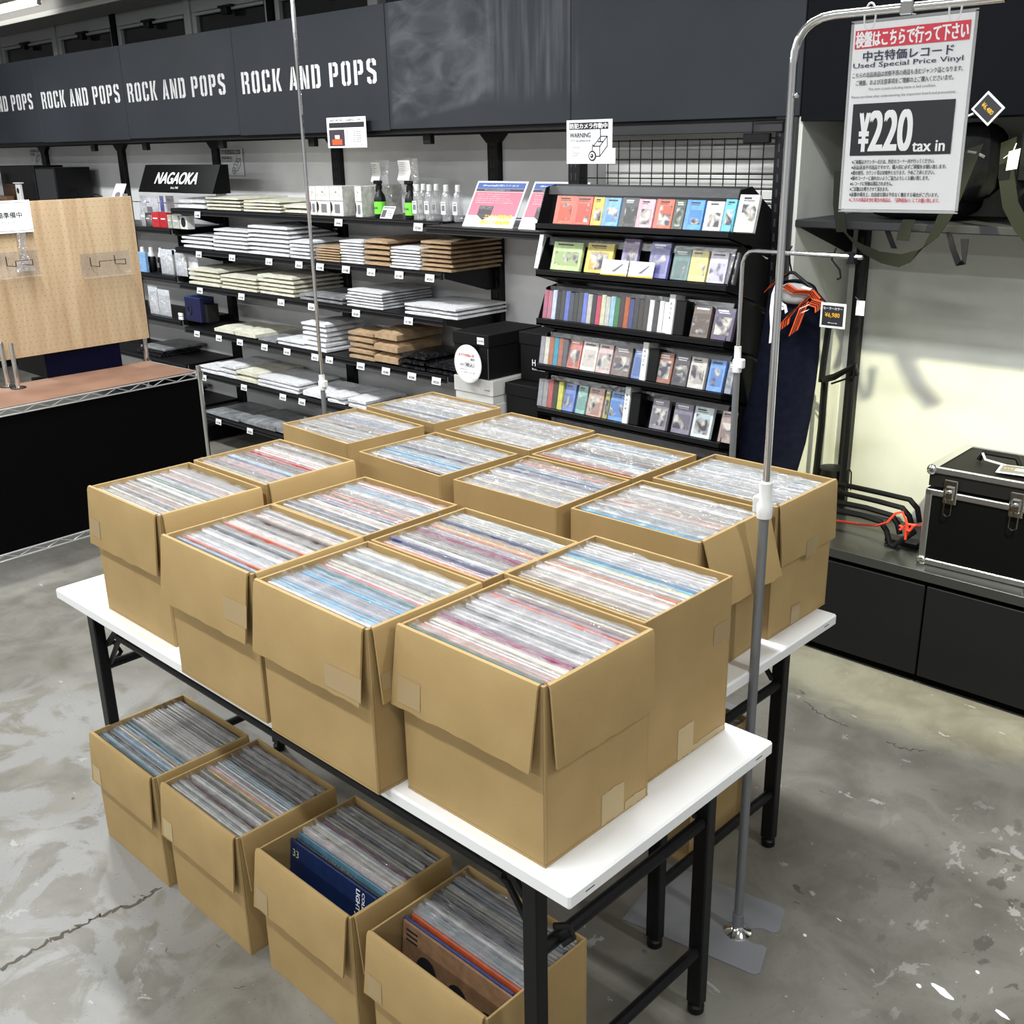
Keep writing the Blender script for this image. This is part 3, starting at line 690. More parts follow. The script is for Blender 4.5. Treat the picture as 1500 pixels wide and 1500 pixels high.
for (u0, v0, u1, v1, nm) in ((536, 238, 550, 270, 'left'), (575, 235, 594, 270, 'right')):
    p = at(u0, v0, y=YF+.06); q = at(u1, v1, y=YF+.06)
    m = MB().mat('off_white').ribbon([(0, 0, 0), (.004, .004, -.05), (-.004, -.004, -.09), (.006, .008, -(p.z-q.z))], (.5*(q.x-p.x), 0, 0), .0006)
    t = thing('instruction_leaflet', 'folded white leaflet in a clear bag above the %s spray bottle' % nm, 'leaflet', ((p.x+q.x)/2, YF+.09, p.z), 0, 'leaflets over the spray bottles')
    m.build('leaflet', t)
    mm = MB().mat('grey_ink')
    for k in range(6): rect_on(mm, (0, -.004, 0), (1, 0, 0), (0, .05, 1), -.022, -.012-k*.009, .04-.01*(k % 2), .0022, .004)
    mm.build('print', t)
    # clear bag: crumpled sheet
    r = random.Random(int(u0)); vs = []; fs = []
    for j in range(7):
        for i in range(6): vs.append((-.02+i*.022+r.uniform(-.006, .006), .012+r.uniform(-.012, .012), .01-j*.032+r.uniform(-.004, .004)))
    for j in range(6):
        for i in range(5): a = j*6+i; fs.append((a, a+1, a+7, a+6))
    MB().mat('clear_film').add(vs, fs).build('clear_bag', t, True)
def poster_panel(t, O, A, B, w_, h, rows):
    """rows: list of (material, x, y, w, h, text or None, bold, shear)"""
    A = Vector(A).normalized(); B = Vector(B).normalized(); byk = {}
    for i, (mt, x, y, ww, hh, tx, bo, sh) in enumerate(rows):
        key = 'lettering' if tx else 'print'
        m = byk.setdefault(key, MB()); m.mat(mt)
        if tx: text_on(m, tx, O, A, B, x*w_, y*h, ww*w_, hh*h, bo, sh, .0012)
        else: rect_on(m, O, A, B, x*w_, y*h, ww*w_, hh*h, .0003+.0001*i, .0001)
    for k, m in byk.items(): m.build(k, t)
# small card between the spray bottles
p = at(556, 314, y=YF+.01); t = thing('shelf_card', 'small tilted info card between the two spray bottles', 'card', (p.x, YF+.01, Z2+.001))
A = Vector((1, 0, 0)); B = Vector((.12, .45, 1)).normalized()
MB().mat('white_paper').prism([(0, 0), (.088, 0), (.088, .06), (0, .06)], (0, 0, 0), A, B, (0, .0015, 0)).build('card', t)
poster_panel(t, Vector((0, 0, 0)), A, B, .088, .06, [('grey_ink', .05, .82, .9, .12, None, 0, 0), ('dark_print', .04, .1, .36, .6, None, 0, 0), ('grey_ink', .48, .25, .42, .06, None, 0, 0), ('grey_ink', .48, .4, .42, .06, None, 0, 0), ('grey_ink', .48, .55, .42, .06, None, 0, 0)])
# clear bottles
bx = [(613, 0), (622, .05), (630.5, 0), (641, .05), (655, 0), (672, 0)]
for i, (u, dy) in enumerate(bx):
    p = at(u, 318, y=YF+.03+dy)
    t = thing('liquid_bottle', 'clear plastic bottle with white cap, %s of six from the left' % ['first', 'second', 'third', 'fourth', 'fifth', 'last'][i], 'bottle', (p.x, YF+.03+dy, Z2+.0005), 0, 'clear cleaning fluid bottles')
    MB().mat('bottle_plastic').lathe([(.019, 0), (.021, .003), (.021, .105), (.018, .122), (.010, .132)], 16).build('bottle', t, True)
    MB().mat('white_plastic').lathe([(.0115, .129), (.0122, .131), (.0118, .156), (.010, .158)], 14).build('cap', t, True)
    m = MB().mat('white_paper').box(-.014, -.0225, .03, .014, -.0215, .085); m.mat('grey_ink').box(-.010, -.0229, .045, .010, -.0225, .07); m.box(-.011, -.0229, .075, .011, -.0225, .079)
    m.build('label', t)
# acrylic posters with blue and pink print
for nm, (u0, u1), extra in (('left', (677, 764), 0), ('right', (759, 838), 0)):
    yb = 2.26; p = at(u0, 327 if nm == 'left' else 331, y=yb); wd = .30 if nm == 'left' else .30
    t = thing('poster_stand', 'tilted blue and pink poster in a clear stand, the %s one' % nm, 'poster', (p.x, yb, 1.4595), 0, 'posters on the grey shelf')
    A = Vector((1, .0, 0)); B = Vector((.0, .12, .205)).normalized()
    MB().mat('clear_acrylic').prism([(-.004, 0), (wd+.004, 0), (wd+.004, .216), (-.004, .216)], (0, 0, 0), A, B, (0, .0015, 0)).box(0, 0, 0, wd, .09, .0015).build('stand', t)
    MB().mat('white_paper').prism([(0, 0), (wd, 0), (wd, .212), (0, .212)], (0, -.001, .0015), A, B, (0, .0006, 0)).build('sheet', t)
    O = Vector((0, -.0012, .0015))
    poster_panel(t, O, A, B, wd, .212, [('blue_print', .03, .84, .94, .125, None, 0, 0), ('dark_print', .03, .775, .94, .06, None, 0, 0), ('pink_print', .03, .25, .94, .515, None, 0, 0),
        ('dark_print', .22, .26, .28, .2, None, 0, 0), ('white_paper', .14, .875, .7, .05, 'HMV record shop安心下取りレコード・CD・LP', .03, .2), ('white_paper', .2, .79, .5, .025, 'HMV record shopは安心査定サービス', .02, 0),
        ('white_paper', .1, .70, .62, .018, '買い取り・下取りのご案内をいたします', 0, 0), ('white_paper', .1, .655, .58, .018, 'レコードショップで使えるクーポン', 0, 0), ('white_paper', .1, .61, .66, .018, '中古商品のお買い物にもご利用いただけます', 0, 0), ('white_paper', .1, .565, .7, .018, 'お支払いはカウンターまでお申し付けください', 0, 0), ('white_paper', .1, .52, .75, .018, '対象商品は店内レコード全品です', 0, 0),
        ('white_paper', .24, .42, .24, .02, 'お得に下取り', 0, 0), ('white_paper', .24, .385, .24, .02, '二十パーセント', 0, 0),
        ('yellow_ink', .38, .19, .54, .085, 'コンテナ大歓迎入荷', .05, .2), ('yellow_ink', .32, .07, .60, .085, '2枚以上で高価買取', .05, .2)])
    m = MB().mat('dark_print').prism([(.22, .26), (.36, .15), (.50, .26)], O, A*wd, B*.212, (0, -.0008, 0)); m.build('badge', t)

# record cleaner card hanging under the header board
def hang_card(u0, v0, u1, v1, y, name, label, cat='sign'):
    p = at(u0, v1, y=y); q = at(u1, v0, y=y); t = thing(name, label, cat, (p.x, y, p.z)); w_, h = q.x-p.x, q.z-p.z
    MB().mat('white_paper').box(0, 0, 0, w_, .002, h, .0004).build('card', t)
    return t, w_, h
t, w_, h = hang_card(481, 170, 535, 217, 2.25, 'cleaner_card', 'small white card with a dark photo hanging below the header board')
poster_panel(t, Vector((0, 0, 0)), (1, 0, 0), (0, 0, 1), w_, h, [('ink', .06, .66, .9, .17, None, 0, 0), ('dark_print', .05, .06, .4, .54, None, 0, 0), ('ink', .08, .87, .8, .07, "DAVE'S RECORD CLEANER & CLOTH", .01, 0), ('orange', .12, .1, .26, .18, None, 0, 0), ('white_paper', .2, .3, .12, .12, None, 0, 0)]+[('grey_ink', .5, .5-.065*k, .42, .035, '店内レコードの清掃に最適な液体です', .06, 0) for k in range(6)]+[('grey_ink', .68, .09, .25, .05, 'Disc Union', 0, 0)])

def camera_print(t, w_, h, grey=False):
    k = 'grey_ink' if grey else 'ink'
    rows = [(k, .06, .78, .86, .16, None, 0, 0), ('white_paper', .08, .80, .82, .12, '防犯カメラ作動中', .03, 0), (k, .08, .60, .46, .11, 'WARNING', .03, 0), (k, .08, .50, .46, .05, 'CCTV IN OPERATION', .02, 0)]
    rows += [(k, .08, .36-.06*i, (.36, .1, .34, .3)[i], .025, 'カメラ作動中防犯録画をしております' if i != 1 else 'です', 0, 0) for i in range(4)]
    poster_panel(t, Vector((0, 0, 0)), (1, 0, 0), (0, 0, 1), w_, h, rows)
    m = MB().mat(k)
    def ln(pts, r=.0034):
        for a, b in zip(pts, pts[1:]):
            a = Vector((a[0]*w_, -.0008, a[1]*h)); b = Vector((b[0]*w_, -.0008, b[1]*h)); d = (b-a).normalized(); n = Vector((-d.z, 0, d.x))*r*.5
            m.add([a-n-d*r*.3, b-n+d*r*.3, b+n+d*r*.3, a+n-d*r*.3], [(0, 1, 2, 3)])
    ln([(.58, .44), (.60, .40), (.74, .40), (.74, .17), (.58, .17), (.58, .40)]); ln([(.60, .40), (.76, .62), (.90, .62), (.74, .40)]); ln([(.90, .62), (.90, .40), (.74, .17)]); ln([(.75, .78), (.75, .50)], .004); ln([(.70, .50), (.80, .50)], .004)
    def disc(cx, cy, r, mt, lf):
        m.mat(mt); m.add([(cx*w_+r*w_*math.cos(a*PI/12), -.0008-lf, cy*h+r*w_*math.sin(a*PI/12)) for a in range(24)], [tuple(range(24))])
    disc(.58, .18, .085, k, .0002); disc(.575, .18, .06, 'white_paper', .0004); disc(.57, .18, .035, k, .0006); disc(.562, .19, .010, 'white_paper', .0008)
    m.build('camera_drawing', t)
t, w_, h = hang_card(830, 174, 897, 240, 2.05, 'camera_sign', 'white WARNING camera sign hanging before the cassette rack')
camera_print(t, w_, h)
m = MB().mat('white_plastic').box(w_-.004, .003, .0, w_+.012, .006, h*.35).build('backing', t)
t, w_, h = hang_card(325, 217, 354, 257, 2.70, 'camera_notice', 'faded camera notice stuck on the back panel above the NAGAOKA sign')
camera_print(t, w_, h, True)
t, w_, h = hang_card(45, 218, 58, 240, 2.70, 'paper_notice', 'small faded notice on back panel behind the speaker')
camera_print(t, w_, h, True)

# NAGAOKA sign box
p = at(204, 281, y=2.30); q = at(310, 281, y=2.30)
nx0 = at(203, 283, y=2.32).x; nx1 = at(311, 283, y=2.32).x
t = thing('brand_sign', 'black sloped sign box lettered NAGAOKA above the left shelves', 'sign', (nx0, 2.32, 0))
zb, zt = at(204, 281, y=2.32).z, at(215, 247, y=2.32).z
W = nx1-nx0; zt += .02
off = at(214, 248, y=2.42).x-nx0
O = Vector((0, 0, zb)); 
mat('sign_black', (.0015, .0015, .002), .3, spec=.15)
m = MB().mat('sign_black').add([(0, 0, zb), (W, 0, zb), (W, .12, zb), (0, .12, zb), (0, .07, zt), (W, .07, zt), (W, .12, zt), (0, .12, zt)], [(0, 1, 5, 4), (1, 2, 6, 5), (2, 3, 7, 6), (3, 0, 4, 7), (4, 5, 6, 7), (3, 2, 1, 0)])
m.build('box', t)
A = Vector((1, 0, 0)); B = Vector((0, .07, zt-zb)); hh = B.length; B.normalize(); m = MB().mat('white_paper')
text_on(m, 'NAGAOKA', O, A, B, W*.2, hh*.32, W*.56, hh*.40, .05, .25, .001); text_on(m, 'Since 1940', O, A, B, W*.44, hh*.14, W*.1, hh*.08, .02, 0, .001)
m.build('lettering', t)
MB().mat('clear_acrylic').box(0, .0, zb-.035, W, .12, zb-.002, .001).build('clear_case', t)

# goods on the left bay
def blister(u, v0, v1, wpx, z, y, label, mt='clear_film', col=(.7, .7, .75)):
    p = at(u, v1, y=y); q = at(u+wpx, v1, y=y); zt = at(u, v0, y=y).z; w_ = q.x-p.x
    t = thing('hang_pack', label, 'pack', (p.x, y, z+.0005)); h = max(.03, zt-z)
    MB().mat('card_print').box(.003, .012, 0, w_-.003, .014, h, .0005).build('card', t, color=col)
    r = random.Random(int(u)); vs = []; n = 5
    for j in range(n+1):
        for i in range(n+1):
            e = math.sin(PI*i/n)*math.sin(PI*min(1, (j+.3)/n)); vs.append((w_*i/n, .012-.03*e+r.uniform(-.004, .004), h*.8*j/n))
    fs = [(j*(n+1)+i, j*(n+1)+i+1, (j+1)*(n+1)+i+1, (j+1)*(n+1)+i) for j in range(n) for i in range(n)]
    MB().mat(mt).add(vs, fs).build('blister', t, True)
    return t
ZA, ZBb, ZCc, ZD = 1.345, 1.06, .79, .51
for i, (u, wp, v0, col) in enumerate(((206, 9, 297, (.5, .5, .52)), (216, 8, 303, (.15, .15, .16)))):
    blister(u, v0, 333, wp, ZA, 2.36, 'clear hanging pack, %s beside the red boxes' % ('farther' if i == 0 else 'nearer'), col=col)
for i, (u0, u1, vt, col, l) in enumerate(((214, 222, 312, (.05, .05, .05), 'black'), (223.5, 234, 311, (.55, .03, .04), 'left red'), (235, 245.5, 312, (.5, .02, .03), 'right red'), (246.5, 252, 315, (.45, .45, .38), 'pale green'), (253.5, 263, 316, (.5, .52, .46), 'grey-green'), (264.5, 275, 316, (.75, .75, .72), 'white with black oval'))):
    carton(u0, u1, 331+i, vt, ZA, 2.36, .05, col, 'small %s cartridge carton below the NAGAOKA sign' % l, 'cartridge cartons below the sign sign'.replace('sign sign', 'sign'),
           front=(lambda t, w_, h: MB().mat('ink').prism([(w_*(.5+.32*math.cos(a*PI/8)), h*(.5+.36*math.sin(a*PI/8))) for a in range(16)], (0, -.0003, 0), (1, 0, 0), (0, 0, 1), (0, -.0006, 0)).build('print', t)) if i == 5 else (lambda t, w_, h: rect_on(MB().mat('white_paper'), (0, 0, 0), (1, 0, 0), (0, 0, 1), w_*.2, h*.55, w_*.6, h*.08).build('print', t)))
for i, (u, wp) in enumerate(((205, 9), (217, 14), (233, 6), (242, 12))):
    blister(u, 287, 311, wp, 1.345+.085, 2.46, 'white carded accessory, %s of four behind the red cartons' % ORD[i], mt='case_plastic', col=[(.5, .5, .55), (.75, .75, .8), (.12, .12, .4), (.75, .75, .8)][i])
# little riser shelf
t = thing('riser_shelf', 'small black riser shelf below the NAGAOKA sign holding white sheets', 'stand', (0, 0, 0))
rx0, rx1 = at(258, 335, y=2.36).x, at(314, 343, y=2.36).x
MB().mat('black_plastic').box(rx0, 2.345, 1.305, rx1, 2.6, 1.311, .001).box(rx0+.02, 2.35, 1.242, rx0+.026, 2.6, 1.305).box(rx1-.02, 2.35, 1.242, rx1-.014, 2.6, 1.305).build('riser', t)
bt = [(213, 'left'), (221, 'middle'), (231, 'right')]
for i, (u, nm) in enumerate(bt):
    p = at(u, 400, y=2.38); t = thing('cleaner_bottle', 'dark bottle with white cap, %s of three behind the peg board' % nm, 'bottle', (p.x, 2.38+.02*i, ZBb+.0005), 0, 'dark cleaner bottles')
    MB().mat('black_plastic').lathe([(.026, 0), (.028, .003), (.028, .08), (.022, .095)], 14).build('bottle', t, True)
    MB().mat('white_plastic').lathe([(.022, .094), (.021, .11), (.014, .125), (.012, .15), (.010, .152)], 14).build('cap', t, True)
    MB().mat('grey_ink').box(-.014, -.0295, .03, .014, -.0285, .06).build('label', t)
carton(203, 216, 404, 370, ZBb, 2.34, .02, (.25, .45, .75), 'pale blue card pack leaning by the peg board edge', 'blue packs', cat='pack')
for i, (u, wp, v0, v1, z, l) in enumerate(((236, 22, 365, 412, ZBb, 'beside the dark bottles'), (254, 20, 366, 414, ZBb, 'second right of the dark bottles'), (276, 14, 376, 408, ZBb, 'behind the cream sleeves'), (219, 14, 418, 464, ZCc, 'low by the peg board edge'), (232, 18, 424, 467, ZCc, 'left of the blue box'), (290, 14, 372, 405, Z4+.03, 'at the back of the third shelf'))):
    if i == 5: continue
    blister(u, v0, v1, wp, z, 2.36, 'shiny clear bag of accessories %s' % l, col=(.72, .74, .78))
t, w_, h = carton(274, 296, 474, 437, ZCc, 2.36, .10, (.01, .012, .06), 'dark blue and black boxed brush kit on the left bay shelf', 'brush kits')
MB().mat('blue_print').box(0, 0, h, w_, .10, h+.002, .0005).build('top_panel', t)
MB().mat('grey_steel').tube([(w_*.3+.02*math.cos(a*PI/8), -.003, h*.45+.028*math.sin(a*PI/8)) for a in range(17)], .003, 5).build('print', t)
carton(297, 306, 478, 447, ZCc, 2.38, .08, (.008, .008, .008), 'narrow black box right of the blue kit box', 'narrow black boxes')
t = thing('white_cubes', 'little block of four white cards before the blue box', 'box', (at(262, 470, y=2.34).x, 2.34, ZCc))
MB().mat('white_paper').box(0, 0, .001, .022, .01, .02, .001).build('card', t); MB().mat('white_paper').box(.024, 0, .001, .046, .01, .02, .001).build('card', t)
MB().mat('white_paper').box(0, 0, .024, .022, .01, .043, .001).build('card', t); MB().mat('white_paper').box(.024, 0, .024, .046, .01, .043, .001).build('card', t)
# rolls of black cloth / sheets on the lower left bay
for i, (z, l) in enumerate(((ZD, 'on the fourth shelf of the left bay'), (.23, 'on the bottom shelf of the left bay'))):
    x0 = -5.9
    for k in range(3):
        o = MB().mat('sleeve_black' if k < 2 else 'sleeve_grey').box(0, 0, 0, .34-.02*k, .30, .016, .003).build('sleeve_pack', None, loc=(x0+.02*k, 2.35+.01*k, z+.001+k*.017), rot=(0, 0, .03*k-.02))
        tag(o, 'flat %s sleeve pack, %s, %s' % ('black' if k < 2 else 'grey', ['bottom', 'middle', 'top'][k], l), 'record sleeves', 'flat packs of left bay')
# tilted leaflet in acrylic + speakers at top left
t = thing('leaflet_stand', 'tilted white product leaflet with a headphone picture behind the peg board', 'leaflet', (-5.985, 2.36, 1.49))
A = Vector((1, .0, .0)); B = Vector((.30, .35, 1)).normalized()
MB().mat('white_paper').prism([(0, 0), (.14, 0), (.14, .12), (0, .12)], (0, 0, 0), A, B, (0, .002, 0)).build('sheet', t)
MB().mat('grey_ink').prism([(.07+.035*math.cos(a*PI/8), .045+.02*math.sin(a*PI/8)) for a in range(16)], (0, -.0005, 0), A, B, (0, -.0005, 0)).build('picture', t)
MB().mat('clear_acrylic').box(-.08, .0, -.006, .15, .10, -.002, .001).box(.02, .03, -.144, .10, .036, -.006, .001).box(-.02, .0, -.145, .14, .10, -.141, .001).build('stand', t)
ZS = 1.425
def spk(u0, u1, vb, vt, y, dy, label, wood):
    p = at(u0, vb, y=y); q = at(u1, vb, y=y); zt = at(u0, vt, y=y).z; t = thing('loudspeaker', label, 'speaker', (p.x, y, ZS+.001)); w_ = q.x-p.x; h = zt-ZS
    MB().mat('black_plastic').box(0, 0, 0, w_, dy, h, .004).build('cabinet', t)
    if wood: MB().mat('dark_wood').box(.03, -.004, .02, w_*.6, 0, h*.55, .002).build('grille', t)
    else: MB().mat('grey_steel').box(.01, -.003, .01, w_-.01, 0, h-.01, .002).build('grille', t)
mat('dark_wood', build=noise_mix(6, (.035, .014, .008), (.07, .03, .018), stretch=(1, 1, 8)), rough=.4)
mat('warm_wood', build=noise_mix(6, (.16, .09, .04), (.24, .14, .07), stretch=(1, 1, 8)), rough=.4)
spk(8, 57, 299, 243, 2.38, .22, 'black speaker with dark wood front at far left', True)
spk(59, 87, 300, 246, 2.38, .26, 'narrow black speaker box beside the white display stand', False)
t = thing('display_stand', 'slim white display stand with a black emblem before the speakers', 'stand', (at(24, 288, y=2.30).x, 2.30, ZS))
MB().mat('white_plastic').box(.01, 0, .005, .085, .02, .165, .002).box(0, -.01, .165, .095, .03, .172, .001).box(-.0, -.02, 0, .10, .04, .006, .001).build('body', t)
MB().mat('ink').prism([(.047+.022*math.cos(a*PI/3+.3), .115+.022*math.sin(a*PI/3+.3)) for a in range(6)], (0, -.0005, 0), (1, 0, 0), (0, 0, 1), (0, -.001, 0)).build('emblem', t)
t = thing('counter_shelf', 'black counter shelf under the speakers at the far left', 'shelf', (0, 0, 0))
MB().mat('black_steel_shelf').box(-9.4, 2.26, ZS-.03, -6.44, 2.66, ZS, .002).build('shelf', t)
m = MB().mat('black_plastic'); m.tube([at(95, 297, y=2.42), at(96, 280, y=2.5), at(102, 273, y=2.55), at(111, 279, y=2.5), at(116, 292, y=2.45), at(125, 290, y=2.4), at(140, 284, y=2.4), at(150, 288, y=2.4)], .0035, 6)
tag(m.build('cable', None, True), 'thin black cable looping on the counter right of the speakers', 'cable')
t = thing('wood_tray', 'light wood tray edge at the far left below the white paper', 'tray', (at(-30, 280, y=2.32).x, 2.30, ZS+.001))
MB().mat('warm_wood').box(0, 0, 0, at(7, 280, y=2.3).x-at(-30, 280, y=2.32).x, .06, .07, .002).build('tray', t)
t = thing('wall_leaflet', 'white paper leaflet on top of the speaker at far left', 'leaflet', (at(-10, 262, y=2.34).x, 2.32, ZS+.11))
MB().mat('white_paper').prism([(0, 0), (.10, 0), (.14, .12), (.02, .12)], (0, 0, 0), (1, 0, 0), (0, .2, 1), (0, .002, 0)).build('sheet', t)

# ================================================================ CASSETTE RACK
YR = 2.27; RX0, RX1 = -1.93, -1.045
rk = thing('cassette_rack', 'black steel rack with five tilted cassette shelves and mesh back', 'rack', (0, 0, 0))
for x in (RX0, RX1+.02):
    m = MB().mat('black_metal').box(x-.03, YR, 0, x+.03, YR+.05, 1.862, .002)
    m.mat('grey_steel')
    for k in range(36):
        z = .12+k*.048; m.box(x-.016, YR-.001, z, x-.008, YR, z+.026).box(x+.006, YR-.001, z, x+.014, YR, z+.026)
    m.build('upright', rk)
MB().mat('grey_steel').box(RX0-.03, YR-.01, 1.815, RX1+.02, YR+.03, 1.848, .002).build('top_rail', rk)
MB().mat('black_plastic').box(-1.16, YR-.03, 1.78, -1.06, YR-.01, 1.812, .003).tube([(-1.13, YR-.02, 1.81), (-1.13, YR-.02, 1.85), (-1.0, YR-.02, 1.85)], .003, 5).build('light_clip', rk)
m = MB().mat('black_metal')
for k in range(17):
    x = RX0+.05+k*.0515
    if x < RX1-.0: m.tube([(x, YR+.02, 1.35), (x, YR+.02, 1.80)], .0022, 5)
for k in range(7): m.tube([(RX0+.03, YR+.016, 1.40+k*.066), (RX1-.01, YR+.016, 1.40+k*.066)], .0022, 5)
m.build('mesh_panel', rk, True)
m = MB().mat('off_white')
t = thing('slat_wall', 'white slatted panel behind the wire mesh of the cassette rack', 'panel', (0, 0, 0))
for k in range(14):
    MB().mat('off_white').box(RX0+.06, YR+.12, 1.18+k*.05, RX1+.0, YR+.135, 1.18+k*.05+.044, .004).build('slat', t)
SZ = [1.508, 1.338, 1.154, .976, .804, .632]
LEAN = .30      # backward lean (dy per dz)
YL = 2.0
def tray(z, xl=RX0+.04, xr=RX1-.0, h=.15):
    m = MB().mat('black_steel_shelf').box(xl, YL, z-.022, xr, YL+.008, z+.004, .001)
    m.prism([(YL, z-.020), (YL+.20, z-.075), (YL+.20, z-.072), (YL, z-.014)], (xl, 0, 0), (0, 1, 0), (0, 0, 1), (xr-xl, 0, 0))
    m.prism([(YL+.07, z-.02), (YL+.115, z+h), (YL+.118, z+h), (YL+.073, z-.02)], (xl, 0, 0), (0, 1, 0), (0, 0, 1), (xr-xl, 0, 0))
    s = m.build('tilted_shelf', rk)
    for x in (xl, xr-.003):
        MB().mat('black_steel_shelf').prism([(YL, z-.02), (YL+.26, z-.10), (YL+.26, z+.06), (YL+.13, z+h), (YL+.06, z+h-.01)], (x, 0, 0), (0, 1, 0), (0, 0, 1), (.003, 0, 0)).build('end_plate', s)
    MB().mat('case_plastic').prism([(0, 0), (xr-xl-.02, 0), (xr-xl-.02, .03), (0, .03)], (xl+.01, YL+.066, z+h-.035), (1, 0, 0), (0, .3, 1), (0, .001, 0)).build('clear_rail', s)
for i, z in enumerate(SZ): tray(z, h=.125 if i else .14)
# cassettes / tapes
CASS = {}
def inset_mesh(a, b, c):
    k = ('card', a, b, c)
    if k not in CASS: CASS[k] = MB().mat('card_print').box(0, 0, 0, a, c, b, .001).mesh('insert')
    return CASS[k]
def lean_box(name, x0, w_, z, h, th, mt, col, label, cat, grp, y=YL+.012, lean=LEAN, case=True, spine=None):
    k = (round(w_, 3), round(h, 3), round(th, 3), mt)
    if k not in CASS: CASS[k] = MB().mat(mt).box(0, 0, 0, k[0], th, h, .001).mesh('insert')
    t = thing(name, label, cat, (x0, y, z+.0045), 0, grp); t.rotation_euler = (-math.atan(lean), 0, 0)
    o = bpy.data.objects.new('insert', CASS[k]); C.objects.link(o); o.parent = t; o.color = (*col, 1)
    if spine:
        s = MB().mat('card_print').box(-.0005, -.0008, 0, w_*.22, .0, h, .0002).build('side_strip', t, color=spine)
    if mt == 'cover_picture':
        o.data = inset_mesh(k[0], k[1], k[2]); r5 = random.Random(int(x0*9999))
        base = tuple(min(.75, c*1.15+.03) for c in col); o.color = (*base, 1)
        w2, h2 = k[0], k[1]; fx = r5.uniform(.04, .16); fz0 = r5.uniform(.06, .2); fz1 = r5.uniform(.62, .80)
        p_ = MB().mat('cover_picture').box(w2*fx, -.0007, h2*fz0, w2*(1-fx), .0, h2*fz1, .0002).build('picture', t, color=tuple(c*.75 for c in col))
        tm = MB().mat('white_paper' if sum(base) < .9 else 'ink')
        tm.box(w2*.14, -.0006, h2*.88, w2*r5.uniform(.6, .86), 0, h2*.93)
        if r5.random() < .6: tm.box(w2*.2, -.0006, h2*.83, w2*r5.uniform(.5, .8), 0, h2*.85)
        tm.build('title', t)
    if case:
        ck = ('case', k[0], k[1], k[2])
        if ck not in CASS: CASS[ck] = MB().mat('case_plastic').box(-.0012, -.0016, -.0008, k[0]+.0012, k[2]+.001, k[1]+.0012, .0012).mesh('case')
        o = bpy.data.objects.new('case', CASS[ck]); C.objects.link(o); o.parent = t
    return t
G = lambda s: 'cassettes on the %s rack shelf' % s
R1 = [(810, 836, 285, (.75, .12, .06), 'orange and red'), (836, 862, 286, (.72, .10, .06), 'red and orange'), (864, 879, 287, (.8, .45, .05), 'yellow and red'), (880, 903, 288, (.15, .35, .7), 'yellow and blue'), (906, 930, 288, (.03, .035, .03), 'black portrait'), (930, 953, 290, (.75, .35, .4), 'white and pink'), (956, 981, 290, (.6, .10, .04), 'white and fiery red'), (983, 998, 291, (.02, .05, .02), 'dark green'), (1000, 1025, 291, (.05, .25, .6), 'bright blue'), (1029, 1054, 293, (.75, .72, .66), 'white with a tan picture'), (1056, 1071, 290, (.08, .45, .7), 'sky blue and yellow'), (1075, 1103, 283, (.78, .76, .66), 'large white with a tan picture')]
for u0, u1, vt, col, l in R1:
    a = at(u0, 330, y=YL+.012).x; b_ = at(u1, 330, y=YL+.012).x
    lean_box('boxed_cassette', a, b_-a, SZ[0], at(u0, vt, y=YL+.03).z-SZ[0]-.004, .016, 'cover_picture' if l not in () else 'card_print', col, '%s boxed cassette on the top tilted shelf' % l, 'cassette', G('top'), spine=tuple(min(1, c*.9+.05) for c in col))
R2 = [(782, 788, 345, 'w', 'tall white divider'), (803, 845, 352, (.45, .6, .25), 'clear case with green triangle picture'), (852, 890, 354, (.8, .5, .08), 'yellow card with tyre picture'), (903, 926, 345, (.25, .2, .35), 'clear case'), (944, 972, 352, (.12, .12, .35), 'purple picture'), (979, 1003, 363, (.03, .12, .11), 'dark green picture'), (1004, 1029, 365, (.7, .55, .15), 'golden yellow'), (1032, 1058, 367, (.55, .5, .75), 'white and violet'), (1061, 1072, 368, (.04, .04, .05), 'black bagged')]
for u0, u1, vt, col, l in R2:
    y0 = YL+.02; a = at(u0, 400, y=y0).x; b_ = at(u1, 400, y=y0).x; hh = at(u0, vt, y=y0+.02).z-SZ[1]-.004
    if col == 'w':
        t = thing('index_card', 'white index divider at the left end of the second rack shelf', 'divider', (a, y0, SZ[1]+.005)); t.rotation_euler = (-math.atan(LEAN), 0, 0)
        MB().mat('white_plastic').box(0, 0, 0, b_-a, .06, .128, .001).build('card', t)
        m = MB().mat('ink'); text_on(m, 'A', (0, 0, 0), (1, 0, 0), (0, 0, 1), .004, .05, .005, .006, .01); m.build('lettering', t)
    else:
        lean_box('boxed_cassette', a, b_-a, SZ[1], min(.13, hh), .014, 'cover_picture', col, '%s cassette on the second tilted shelf' % l, 'cassette', G('second'), y=y0+.01)
for u0, u1, l in ((879, 917, 'left'), (919, 955, 'right')):
    a = at(u0, 408, y=YL+.01).x; b_ = at(u1, 408, y=YL+.01).x
    t = thing('picture_card', 'white card with a grey pen shape and orange edge, the %s one' % l, 'card', (a, YL+.010, SZ[1]+.0045), 0, 'white cards on the second rack shelf'); t.rotation_euler = (-math.atan(LEAN), 0, 0)
    MB().mat('white_paper').box(0, 0, 0, b_-a, .002, .055, .0004).build('card', t)
    m = MB().mat('grey_ink').prism([(.4, .25), (.75, .75), (.85, .8), (.55, .25)], (0, -.0003, 0), (b_-a, 0, 0), (0, 0, .055), (0, -.0005, 0)); m.mat('gold_ink').prism([(0, 0), (1, 0), (1, .12), (0, .06)], (0, -.0003, 0), (b_-a, 0, 0), (0, 0, .055), (0, -.0005, 0)); m.build('print', t)
